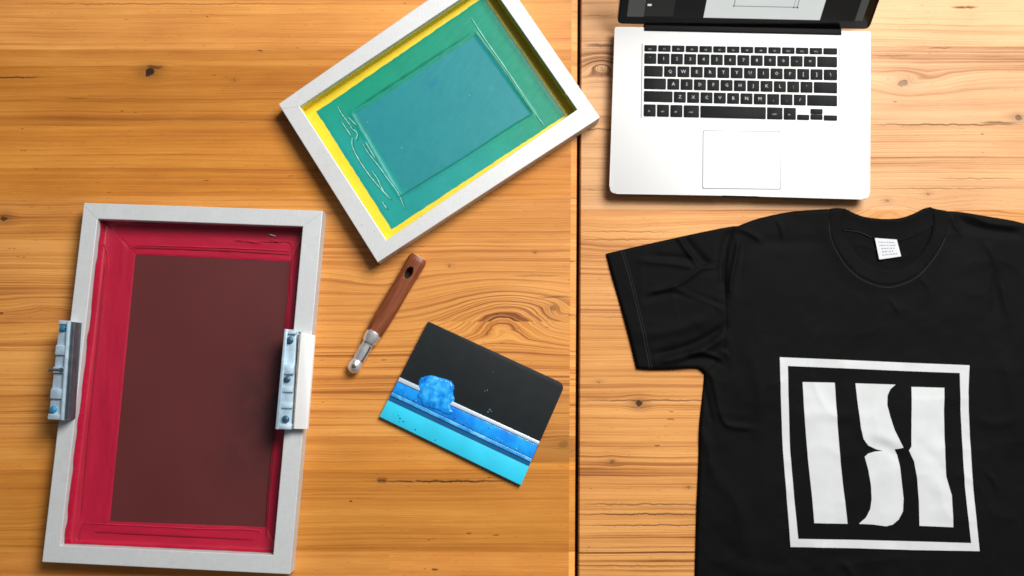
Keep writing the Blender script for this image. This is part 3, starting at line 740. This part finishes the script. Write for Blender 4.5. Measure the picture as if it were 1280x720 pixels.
G = [glow('screen dark', (.010, .010, .010), 1), glow('screen canvas', (.80, .83, .81), .85), glow('screen panel', (.085, .09, .085), .8), glow('screen line', (.06, .06, .06), 1), glow('screen icon', (.8, .8, .8), 1), glow('screen tool area', (.022, .024, .022), 1)]
ZB = .020
lb = [at(*p, ZB) for p in ((768.5, 33.5), (1088.5, 39), (1087.5, 249.5), (761.5, 242))]
lap = thing('laptop', (*lerp(lb[0], lb[2], .5), 0), 'open silver laptop with black keys and a lit design on its screen', 'laptop')
bm = bmesh.new()
out = rounded(lb, [.003, .003, .011, .011], 6)
n_ = len(out)
# notch in the front edge
fl0, fl1 = at(904.5, 245.3, ZB), at(948, 246.3, ZB)
d_ = (Vector(lb[2]) - Vector(lb[3])).normalized(); up = Vector((-d_.y, d_.x))
def onfront(p): t = (Vector(p) - Vector(lb[3])).dot(d_); return Vector(lb[3]) + d_ * t
f0, f1 = onfront(fl0), onfront(fl1)
# rounded() emits 7 pts per corner in order TL,TR,BR,BL: insert the notch between BR and BL
notch = [f1 + d_ * .002, f1 + up * .0022, f0 + up * .0022, f0 - d_ * .002]
out2 = out[:21] + [tuple(q) for q in notch] + out[21:]
prism(bm, out2, .0042, ZB, .0010, 2)
cc = lerp(lb[0], lb[2], .5)
for v_ in bm.verts:
    if v_.co.z < .005:                                             # the underside tapers in
        dx_, dy_ = v_.co.x - cc[0], v_.co.y - cc[1]; v_.co.x -= math.copysign(min(.006, abs(dx_)), dx_); v_.co.y -= math.copysign(min(.006, abs(dy_)), dy_)

obj_bm('base', bm, M['alu'], lap)
bm = bmesh.new(); prism(bm, inset(out, .0)[:] if False else [lerp(lerp(lb[0], lb[2], .5), p, .975) for p in out], .0, .0041); obj_bm('bottom_cover', bm, M['rubber'], lap)
def onb(px, py, z=ZB): return at(px, py, z)
# keyboard deck (slightly different sheen) with its frame line
dk = [onb(*p) for p in ((803.5, 54.2), (1048, 58), (1048.5, 152.5), (802.3, 147))]
bm = bmesh.new(); prism(bm, rounded(dk, .002, 3), ZB - .001, ZB + .0004); obj_bm('keyboard_deck', bm, M['well'], lap)
for a_, b_ in (((802.8, 55), (801.5, 147)), ((1049.6, 60), (1050, 151))):
    A, B = Vector(onb(*a_)), Vector(onb(*b_)); nn = Vector((.0004, 0))
    bm = bmesh.new(); prism(bm, [A - nn, B - nn, B + nn, A + nn], ZB - .001, ZB + .0005); obj_bm('deck_groove', bm, M['aludark'], lap)
rows = [  # y top left, y bottom left, y top right, y bottom right (photo px), keys as (units, legend)
    (56.2, 63.8, 60.3, 67.8, [(1.0357, k) for k in ['esc'] + ['F%d' % i for i in range(1, 13)] + ['']]),
    (66.4, 79.2, 71.0, 83.7, [(1, k) for k in '`1234567890-='] + [(1.5, '')]),
    (82.0, 95.0, 87.0, 100.0, [(1.5, '')] + [(1, k) for k in 'QWERTYUIOP[]'] + [(1, '\\')]),
    (97.6, 110.8, 103.0, 116.3, [(1.75, '')] + [(1, k) for k in "ASDFGHJKL;'"] + [(1.75, '')]),
    (113.5, 126.7, 119.4, 132.4, [(2.25, '')] + [(1, k) for k in 'ZXCVBNM,./'] + [(2.25, '')]),
    (130.2, 145.0, 136.2, 150.6, [(1, 'fn'), (1, 'ctrl'), (1, 'alt'), (1.25, 'cmd'), (5, ''), (1.25, 'cmd'), (1, 'alt'), (1, 'left'), (1, 'updown'), (1, 'right')]),
]
def text_mesh(txt, size):
    c = bpy.data.curves.new('legend_text', 'FONT'); c.body = txt; c.size = size; c.align_x = 'CENTER'; c.align_y = 'CENTER'; c.resolution_u = 1
    o = bpy.data.objects.new('legend_text', c); COL.objects.link(o); bpy.context.view_layer.update()
    me = bpy.data.meshes.new_from_object(o.evaluated_get(bpy.context.evaluated_depsgraph_get()))
    v = [tuple(q.co) for q in me.vertices]; f = [tuple(p.vertices) for p in me.polygons]
    bpy.data.objects.remove(o); bpy.data.curves.remove(c); bpy.data.meshes.remove(me); return v, f
ang = math.atan2(lb[1][1] - lb[0][1], lb[1][0] - lb[0][0])
def make_key(q, legend, zt=ZB + .0013):
    bm = bmesh.new(); prism(bm, rounded(q, .0013, 3), ZB - .0005, zt, .0003)
    k = obj_bm('key', bm, M['key'], lap)
    if legend:
        c = lerp(q[0], q[2], .5); w = (Vector(q[1]) - Vector(q[0])).length
        small = len(legend) > 1
        v, f = text_mesh(legend, .0034 if small else .0068)
        ca_, sa_ = math.cos(ang), math.sin(ang)
        if small: c = (c[0] + (.0 if legend[0] == 'F' else -.001), c[1] - .0012)
        obj('key_legend', [(c[0] + a * ca_ - b * sa_, c[1] + a * sa_ + b * ca_, zt + .00012) for a, b, _ in v], f, M['legend'], k)
for ytl, ybl, ytr, ybr, keys in rows:
    xl_t, xr_t = 805.6 - (ytl - 56) * .012, 1046.6 + (ytl - 56) * .0
    tot = sum(k[0] for k in keys); u = 0; gap = .09
    zt_ = ZB + .0013
    q4 = [at(xl_t, ytl - .15, zt_), at(xr_t, ytr - .15, zt_), at(xr_t, ybr + .25, zt_), at(xl_t - .15, ybl + .25, zt_)]
    mp = quad_map(q4)
    for wd, lg in keys:
        # last key ends exactly on the right edge
        u0, u1 = u / tot, (u + wd - gap * (1 if u + wd < tot - .01 else 0)) / tot
        u += wd
        if lg in ('left', 'right', 'updown'):
            if lg == 'updown':
                make_key([mp(u0, .04), mp(u1, .04), mp(u1, .485), mp(u0, .485)], ''); make_key([mp(u0, .515), mp(u1, .515), mp(u1, .95), mp(u0, .95)], '')
            else: make_key([mp(u0, .55), mp(u1, .55), mp(u1, 1.0), mp(u0, 1.0)], '')
        else: make_key([mp(u0, 0), mp(u1, 0), mp(u1, 1), mp(u0, 1)], lg)
# trackpad: recessed groove ring and pad
tq = [onb(*p) for p in ((879.5, 164), (974.3, 165), (974.8, 236), (879, 234.8))]
bm = bmesh.new(); prism(bm, rounded(inset(tq, -.0012), .002, 3), ZB - .001, ZB + .0004); obj_bm('trackpad_groove', bm, M['aludark'], lap)
bm = bmesh.new(); prism(bm, rounded(tq, .002, 3), ZB - .001, ZB + .00045); obj_bm('trackpad', bm, M['trackpad'], lap)
# hinge barrel
hz = ZB - .001
hA, hB = at(805, 38.2, hz), at(1051.3, 43.6, hz)
dirx = (Vector(hB) - Vector(hA)).normalized(); back = Vector((-dirx.y, dirx.x))
bm = bmesh.new()
pf = [Vector(hA) - back * .0008, Vector(hB) - back * .0008, Vector(hB) + back * .010, Vector(hA) + back * .010]
prism(bm, [tuple(p) for p in pf], .008, ZB + .0022, .0015, 3); obj_bm('hinge', bm, M['hinge'], lap)
# lid
OPEN = R(57)                                        # elevation of the lid above the table, leaning back
e1 = Vector((dirx.x, dirx.y, 0)); e2 = Vector((back.x * math.cos(OPEN), back.y * math.cos(OPEN), math.sin(OPEN))); e3 = e1.cross(e2)   # e3 points to the viewer side
zl = ZB + .0035
LA, LBp = at(771.2, 29.8, zl), at(1086.5, 36.4, zl)
o0 = Vector((*LA, zl)); LW = (Vector(LBp) - Vector(LA)).length; LH = .243
if e3.z < 0: e3 = -e3
def LP(s, t, w=0): return tuple(o0 + e1 * s + e2 * t + e3 * w)
def lid_slab(name, s0, s1, t0, t1, w0, w1, mat, r=.004, bev=.0008):
    bm = bmesh.new(); prism(bm, rounded([(s0, t0), (s1, t0), (s1, t1), (s0, t1)], r, 5), w0, w1, bev)
    for v in bm.verts: v.co = Vector(LP(*v.co))
    return bm
bm = lid_slab('lid', 0, LW, 0, LH, -.0065, -.0008, M['alu'], .008); lid = obj_bm('lid', bm, M['alu'], lap)
bm = lid_slab('bezel', .0006, LW - .0006, .0004, LH - .0006, -.0007, 0, M['glassblk'], .0075, .0003); obj_bm('bezel', bm, M['glassblk'], lid)
# display: one mesh, lit areas as faces; coordinates in millimetres on the lid read from the photo
DV = []; DF = []; DM = []
def dq(s0, s1, t0, t1, mi, w):
    i = len(DV); DV.extend([LP(s0, t0, w), LP(s1, t0, w), LP(s1, t1, w), LP(s0, t1, w)]); DF.append((i, i + 1, i + 2, i + 3)); DM.append(mi)
cN = (cam.location)
def on_lid(px, py):
    a, b = (px - 640) / FPX, -(py - 360) / FPX
    d = Vector((a, b * _ct + _st, b * _st - _ct)); t = (o0 - cN).dot(e3) / d.dot(e3); q = cN + d * t - o0
    return q.dot(e1), q.dot(e2)
ds0 = on_lid(783.5, 22)[0]; dt0 = on_lid(815, 21.2)[1]; ds1 = LW - .014; dt1 = LH - .013
wq = on_lid(879.6, 19.8)[0]; wq1 = on_lid(1025, 24)[0]
dq(ds0, ds1, dt0, dt1, 0, .0001)
dq(ds0, on_lid(805.5, 15)[0], dt0, dt1 - .006, 2, .00022)
dq(on_lid(806, 15)[0], on_lid(842, 15)[0], dt0 + .002, dt1 - .006, 5, .00022)
dq(wq, wq1, dt0 + .001, dt1 - .03, 1, .00022)
dq(on_lid(1072, 15)[0], ds1, dt0 + .001, dt1 - .006, 2, .00022)
xa, ya_ = on_lid(917, 7); xb, yb_ = on_lid(996.5, 10)
lw = .0009
ym = (ya_ + yb_) / 2
for (s0, s1, t0, t1) in ((xa, xb, ym, ym + lw), (xa, xa + lw, ym, ym + .12), (xb - lw, xb, ym, ym + .12), (xa, xb, ym + .12, ym + .12 + lw), (xb - .0055, xb - .005, ym, ym + .12), (xa - .0008, xa + .0012, ym - .0008, ym + .0012), (xb - .0012, xb + .0012, ym - .001, ym + .0014), (xb - .006, xb - .004, ym - .001, ym + .0012)):
    dq(s0, s1, t0, t1, 3, .00034)
for k in range(8):
    sx_, sy_ = on_lid(812, 6)
    w_ = .0028 if k == 0 else .0022
    dq(sx_ - w_, sx_ + w_, sy_ - .0016 + k * .012, sy_ + .0016 + k * .012, 4 if k == 0 else 2, .00034)
dsp = obj('display', DV, DF, G, lid, False, DM)

# ------------------------------------------------------------------ T-shirt
def cloth(name, col, rough, sheen):
    m = N(name); x, y, z = m.coords(); v = m.vec(x, y, z)
    n = m.noise(v, 14, 4, .6); m.set(color=m.ramp(n, [(.3, tuple(c * .8 for c in col)), (.7, tuple(c * 1.25 for c in col))]), rough=rough, sheen=sheen, sheenr=.5, spec=.085)
    wv = m.noise(m.vec(m.mul(x, 1500.), m.mul(y, 700.), 0.), 1, 2, .5)
    m.bump(m.add(m.mul(wv, .25), m.noise(v, 120, 4, .6)), .35, .0008); return m.m
M['shirt'] = cloth('black cotton jersey', (.0024, .0025, .0026), .75, .0)
M['rib'] = cloth('black cotton rib', (.0026, .0027, .0028), .8, .0)
M['inner'] = cloth('black cotton inside', (.0036, .0037, .0038), .9, .0)
M['stitch'] = simple('dark thread', (.008, .008, .008), .8)
M['print'] = simple('white shirt print', (.53, .55, .56), .7, 0, .05, 25, .00015, 500)
M['labelw'] = simple('white woven label', (.55, .57, .59), .7, 0, .05, 200)
M['labelt'] = simple('grey label lettering', (.22, .24, .27), .7)
ZC = .006
A_ = lambda L, z=ZC: [at(*p, z) for p in L]
armL = catmull([(917.5, 282), (911, 300), (907, 330), (906, 365), (908, 400), (905, 435), (895, 455), (881, 468)], 4)
sleeveL_top = catmull([(917.5, 282), (905, 284), (880, 289), (850, 295.5), (800, 306.5), (757.5, 316.5)], 4)
hemL = catmull([(757.5, 316.5), (763, 338), (775, 380), (786, 420), (796, 461)], 4)
sleeveL_bot = catmull([(796, 461), (815, 462.5), (840, 462), (862, 460.5), (874, 461.5), (881, 468)], 4)
sideL = catmull([(881, 468), (880, 480), (878, 500), (874.5, 535), (873.5, 580), (871, 640), (869.5, 700), (868, 760), (866, 840), (864, 930)], 4)
bottom = catmull([(864, 930), (980, 934), (1110, 937), (1250, 938), (1372, 932)], 4)
sideR = catmull([(1372, 932), (1366, 840), (1360, 700), (1352, 580), (1345, 500), (1342, 478)], 4)
armR = catmull([(1342, 478), (1322, 450), (1314, 400), (1312, 350), (1308, 310), (1300, 284)], 4)
sleeveR_bot = catmull([(1342, 478), (1365, 474), (1400, 478), (1432, 482)], 4)
hemR = catmull([(1432, 482), (1448, 430), (1462, 380), (1478, 330)], 4)
sleeveR_top = catmull([(1478, 330), (1420, 312), (1360, 296), (1300, 284)], 4)
shR = catmull([(1300, 284), (1270, 275.5), (1235, 269.5), (1205, 264.5), (1185, 263)], 4)
shL = catmull([(1037, 260.5), (1010, 262), (985, 264.5), (950, 272), (930, 279), (924, 281.5), (917.5, 282)], 4)
colO = catmull([(1037, 260.5), (1035, 275), (1038.5, 297), (1050, 320), (1067, 340), (1087, 352), (1110, 356.5), (1133, 350.5), (1150, 340), (1163, 325.5), (1174, 309), (1181, 294), (1185, 277), (1185, 263)], 4)
colI = catmull([(1056, 260), (1053, 272), (1053, 287), (1060, 303), (1073, 320), (1090, 332), (1110, 337), (1127, 335), (1143, 325), (1156, 310), (1164, 294), (1167, 277), (1163.5, 258.5)], 4)
neckT = catmull([(1056, 260), (1068, 266), (1083, 271), (1107, 273.5), (1127, 272), (1143, 266.5), (1155, 260.5), (1163.5, 258.5)], 4)
ribL_top = [(1037, 260.5), (1046, 259), (1056, 260)]; ribR_top = [(1163.5, 258.5), (1174, 261), (1185, 263)]
outlinepx = sleeveL_top[::-1][:-1][::1]
def loop(*parts):
    out = []
    for p in parts:
        for q in p:
            if not out or math.hypot(out[-1][0] - q[0], out[-1][1] - q[1]) > .2: out.append(q)
    if math.hypot(out[-1][0] - out[0][0], out[-1][1] - out[0][1]) < .2: out.pop()
    return out
edge_lines = [A_(p) for p in (sleeveL_top, hemL, sleeveL_bot, sideL, bottom, sideR, sleeveR_bot, hemR, sleeveR_top, shR, shL, neckT, ribL_top, ribR_top)]
EDGE = edge_lines
cO = A_(colO); arm = A_(armL)
shirt = thing('t_shirt', (*at(1110, 560), 0), 'black short-sleeved t-shirt with a white framed letter print on the chest', 'shirt')
creases = [  # px polyline, half width m, height m (positive ridge, negative valley)
    ([(843, 290), (850, 300), (862, 318), (873, 332)], .0035, .0030), ([(852, 292), (862, 306), (880, 326), (893, 336)], .006, -.0028),
    ([(812, 366), (842, 358), (862, 346), (878, 335), (893, 334)], .0035, .0026), ([(808, 372), (845, 366), (870, 372), (905, 384)], .005, -.0022),
    ([(800, 326), (840, 330), (868, 335)], .004, .0018), ([(815, 320), (850, 322), (880, 328)], .004, -.0016),
    ([(842, 361), (862, 369), (890, 380), (905, 388)], .004, .0022),
    ([(818, 443), (850, 436), (880, 424), (907, 407)], .005, -.0034), ([(822, 452), (855, 446), (885, 434), (905, 420)], .005, .0030), ([(800, 420), (850, 410), (885, 395)], .008, .0024),
    ([(852, 450), (880, 448), (903, 452)], .005, -.0030), ([(858, 443), (875, 440), (895, 446), (905, 452)], .003, .0022),
    ([(914, 286), (906, 310), (902, 335), (903, 365)], .0055, -.0040), ([(923, 300), (919, 322), (914, 345), (912, 370)], .0028, .0034), ([(930, 298), (927, 330), (921, 360)], .006, -.0012),
    ([(918, 285), (930, 288), (945, 296), (952, 303)], .0035, .0024), ([(972, 276), (976, 285), (978, 297)], .0025, .0022), ([(925, 306), (960, 303), (1000, 304), (1030, 300)], .008, -.0011),
    ([(899, 450), (904, 440), (909, 445)], .003, .003), ([(884, 462), (890, 470), (893, 482), (902, 520), (912, 532), (940, 535)], .004, .0026), ([(880, 478), (884, 500), (890, 530)], .0035, -.0022), ([(872, 530), (885, 560), (892, 600)], .007, .0020),
    ([(1110, 372), (1118, 382), (1124, 391)], .003, .0014), ([(1150, 344), (1157, 355), (1162, 366)], .004, .0014), ([(1230, 300), (1242, 322), (1250, 350)], .006, .0022), ([(1252, 350), (1257, 380), (1262, 402)], .005, .0018), ([(1238, 340), (1245, 370), (1240, 400)], .008, -.0018),
    ([(1233, 590), (1243, 602), (1248, 618)], .004, .0018), ([(1195, 265), (1203, 276), (1222, 285), (1250, 290), (1278, 292)], .006, -.0034), ([(1190, 266), (1192, 280), (1200, 292)], .003, .0022), ([(1210, 268), (1235, 279), (1270, 283)], .0035, .0022),
    ([(1080, 553), (1100, 556), (1118, 566), (1135, 580)], .009, -.0014), ([(1078, 543), (1105, 548), (1130, 562)], .008, .0008), ([(1150, 560), (1170, 575), (1182, 600), (1185, 622)], .008, -.0008), ([(1000, 520), (1040, 518), (1075, 524)], .009, .0010),
    ([(1250, 440), (1268, 500), (1272, 560)], .010, .0022), ([(1215, 520), (1245, 530), (1275, 520)], .008, .0014), ([(900, 600), (925, 640), (930, 700)], .010, .0020), ([(940, 440), (950, 500), (948, 560)], .009, .0012), ([(890, 690), (930, 715), (1000, 718)], .010, .0016), ([(1050, 700), (1062, 712), (1070, 735)], .005, .0015)]
CR = [(A_(catmull(c, 4)), w, h) for c, w, h in creases]
def zcloth(x, y):
    x = np.asarray(x, float); y = np.asarray(y, float)
    d = np.full(x.shape, 1e9)
    for L in EDGE: d = np.minimum(d, pdist(x, y, L))
    wx = x + .02 * vnoise(x * 9, y * 9, 21); wy = y + .02 * vnoise(x * 9, y * 9, 22)
    big = .0016 * vnoise(wx * 14, wy * 9, 23) + .0009 * (1 - np.abs(vnoise(wx * 24, wy * 20, 24))) ** 2 + .0004 * vnoise(wx * 60, wy * 60, 25)
    z = .0058 + big
    nose = 0
    for L, w, h in CR:
        c = pdist(x, y, L); s = pdist(x, y, [L[0], L[0]]); e_ = pdist(x, y, [L[-1], L[-1]])
        taper = np.clip(np.minimum(s, e_) / (w * 2.5), 0, 1)
        z = z + h * 1.15 * np.exp(-(c / w) ** 2) * (.25 + .75 * taper)
    dc = pdist(x, y, cO); z = z + .0016 * np.exp(-(dc / .012) ** 2)
    z = z - .0011 * np.exp(-(pdist(x, y, arm) / .0016) ** 2)
    k = np.clip(d / .0045, 0, 1); z = np.maximum(z, .0022) * np.sqrt(np.clip(1 - (1 - k) ** 2, 0, 1))
    return z + .0003
inframe = lambda v: v[:, 0] < .78
def panel(name, px_loop, mat, zadd=0., step=.0022, zf=None, rings=True):
    P = densify(A_(px_loop), step, True)
    pts = grid_pts([P], step, step * .75)
    if rings:
        ex = []
        for L in EDGE:
            D = densify(L, step * 1.2)
            for i in range(len(D)):
                a, b = D[max(0, i - 1)], D[min(len(D) - 1, i + 1)]; t = Vector((b[0] - a[0], b[1] - a[1]))
                if t.length < 1e-9: continue
                t.normalize()
                for r_ in (.0004, .0010):
                    for sg in (-1, 1): ex.append((D[i][0] - t.y * r_ * sg, D[i][1] + t.x * r_ * sg))
        ex = np.array(ex); k = inside(ex[:, 0], ex[:, 1], P); k &= pdist(ex[:, 0], ex[:, 1], P, True) > .0002
        pts = np.concatenate([pts, ex[k]])
    v, F = cdt([P], pts)
    z = (zf or zcloth)(v[:, 0], v[:, 1]) + zadd
    return obj(name, np.column_stack([v, z]).tolist(), F, mat, shirt, True)
body_loop = loop(shL[::-1], colO, shR[::-1], armR[::-1], sideR[::-1], bottom[::-1], sideL[::-1], armL[::-1])
panel('body', body_loop, M['shirt'], step=.0024)
panel('sleeve', loop(sleeveL_top, hemL, sleeveL_bot, armL[::-1]), M['shirt'], step=.0020)
panel('sleeve', loop(sleeveR_top, armR[::-1], sleeveR_bot, hemR), M['shirt'], step=.006, rings=False)
# front collar rib, raised above the chest
cI = A_(colI)
def zrib(x, y):
    dO, dI = pdist(x, y, cO), pdist(x, y, cI)
    z = zcloth(x, y) + .0011 * np.clip(dO / .0015, 0, 1) - .0003
    return z * (1 - .35 * np.exp(-(dI / .0012) ** 2)) + .00025 * np.sin((x + y * .3) * 2600) * 0
panel('collar', loop(ribL_top[:1], colO, ribR_top[::-1], colI[::-1], ribL_top[::-1]), M['rib'], zf=zrib, step=.0018)
# inside of the back
backseam = catmull([(1050, 287), (1062, 286), (1075, 290), (1090, 297), (1110, 302), (1130, 300), (1150, 292), (1170, 280)], 4)
bs = A_(backseam, .003); nk = A_(neckT)
def zback(x, y):
    dn = pdist(x, y, nk); z = .0022 + .0006 * vnoise(x * 60, y * 60, 31) + .0012 * np.exp(-(pdist(x, y, A_(catmull([(1060, 318), (1075, 305), (1100, 314), (1130, 322), (1150, 300)], 4))) / .003) ** 2)
    return z + .0022 * np.exp(-(dn / .010) ** 2)
hole = loop(neckT, [(1171, 270), (1175, 290), (1168, 306), (1155, 325), (1135, 340), (1110, 346), (1085, 341), (1062, 325), (1048, 303), (1044, 280), (1046, 266)])
panel('back_panel', hole, M['inner'], zf=zback, step=.0024, rings=False)
def zbr(x, y):
    dn = pdist(x, y, nk); return zback(x, y) + .0016 * np.clip(dn / .002, 0, 1) - .0002
panel('back_collar', loop(neckT, [(1169, 262), (1172, 272)], backseam[::-1], [(1047, 278), (1050, 266)]), M['rib'], zf=zbr, step=.0022, rings=False)
# neck label
lq = [at(*p, .006) for p in ((1093.5, 297.5), (1121, 299.5), (1126.5, 320.5), (1099, 324.5))]
bm = bmesh.new(); prism(bm, rounded(lq, .0006, 2), [.0054] * 12, .0062, .0002, 1); lbl = obj_bm('neck_label', bm, M['labelw'], shirt)
lm = quad_map(lq)
rs = random.Random(4)
LV = []; LF = []
for r_, row in enumerate(((.12, .88), (.14, .86), (.2, .8), (.2, .7), (.18, .86))):
    u = row[0]
    while u < row[1]:
        w = rs.uniform(.03, .10); v0 = .16 + r_ * .155; i = len(LV)
        LV += [(*lm(u, v0 + .06), .00628), (*lm(min(u + w, row[1]), v0 + .06), .00628), (*lm(min(u + w, row[1]), v0), .00628), (*lm(u, v0), .00628)]; LF.append((i, i + 1, i + 2, i + 3)); u += w + .035
obj('lettering', LV, LF, M['labelt'], lbl)
# stitching lines follow the cloth
def stitch(pts, zf=zcloth, r=.00045, dz=.0002):
    W = densify(A_(catmull(pts, 4)), .003); xs = np.array([w[0] for w in W]); ys = np.array([w[1] for w in W]); zs = zf(xs, ys) + dz
    bm = bmesh.new(); tube(bm, list(zip(xs, ys, zs)), r, 5, True, .6); obj_bm('stitching', bm, M['stitch'], shirt)
stitch([(776, 312.5), (786, 345), (796, 385), (805, 425), (812, 461)]); stitch([(779, 312), (789, 345), (799, 385), (808, 425), (815, 461)], r=.0003)
stitch([(p[0], p[1] + 3) for p in colO[4:-6:4]], r=.0004)
stitch([(1055, 287), (1075, 290), (1090, 297)], zbr, .0004, .0004)
# the print
def cp(L): return [(860 + a / 2.4833, 430 + b / 2.4833) for a, b in L]
prt = [
    [(285, 41), (480, 49), (680, 58), (875, 66), (872, 150), (873, 215), (880, 330), (885, 430), (893, 520), (905, 643), (700, 640), (530, 634), (318, 630), (307, 480), (296, 330), (288, 150)],
    [(310, 68), (480, 75), (680, 84), (845, 90), (848, 200), (853, 300), (860, 430), (868, 520), (879, 618), (700, 613), (530, 608), (342, 605), (330, 480), (318, 330), (312, 150)],
    [(357, 118), (457, 120), (463, 230), (474, 370), (485, 470), (495, 558), (392, 556), (385, 470), (372, 350), (362, 220)],
    [(521, 122), (645, 126), (629, 140), (620, 160), (619, 190), (628, 225), (642, 268), (668, 322), (655, 325), (641, 327), (650, 345), (658, 380), (664, 430), (670, 480), (668, 520), (655, 545), (636, 561), (615, 566), (572, 560), (530, 558), (553, 538), (566, 512), (570, 480), (568, 440), (560, 390), (549, 350), (560, 340), (580, 334), (606, 332), (585, 327), (560, 315), (545, 295), (537, 262), (532, 220), (526, 170)],
    [(695, 133), (797, 136), (796, 210), (799, 330), (803, 410), (820, 470), (824, 569), (720, 565), (718, 490), (712, 420), (702, 365), (685, 330), (693, 318), (694, 230)]]
PW = [densify(A_(cp(p), .0085), .0022, True) for p in prt]
pv, PF = [], []
for grp in ([PW[0], PW[1]], [PW[2]], [PW[3]], [PW[4]]):
    v, F = cdt(grp, grid_pts(grp, .0022, .0012)); z = zcloth(v[:, 0], v[:, 1]) + .0013
    b0 = len(pv); pv += np.column_stack([v, z]).tolist(); PF += [tuple(i + b0 for i in f) for f in F]
obj('print', pv, PF, M['print'], shirt, True)
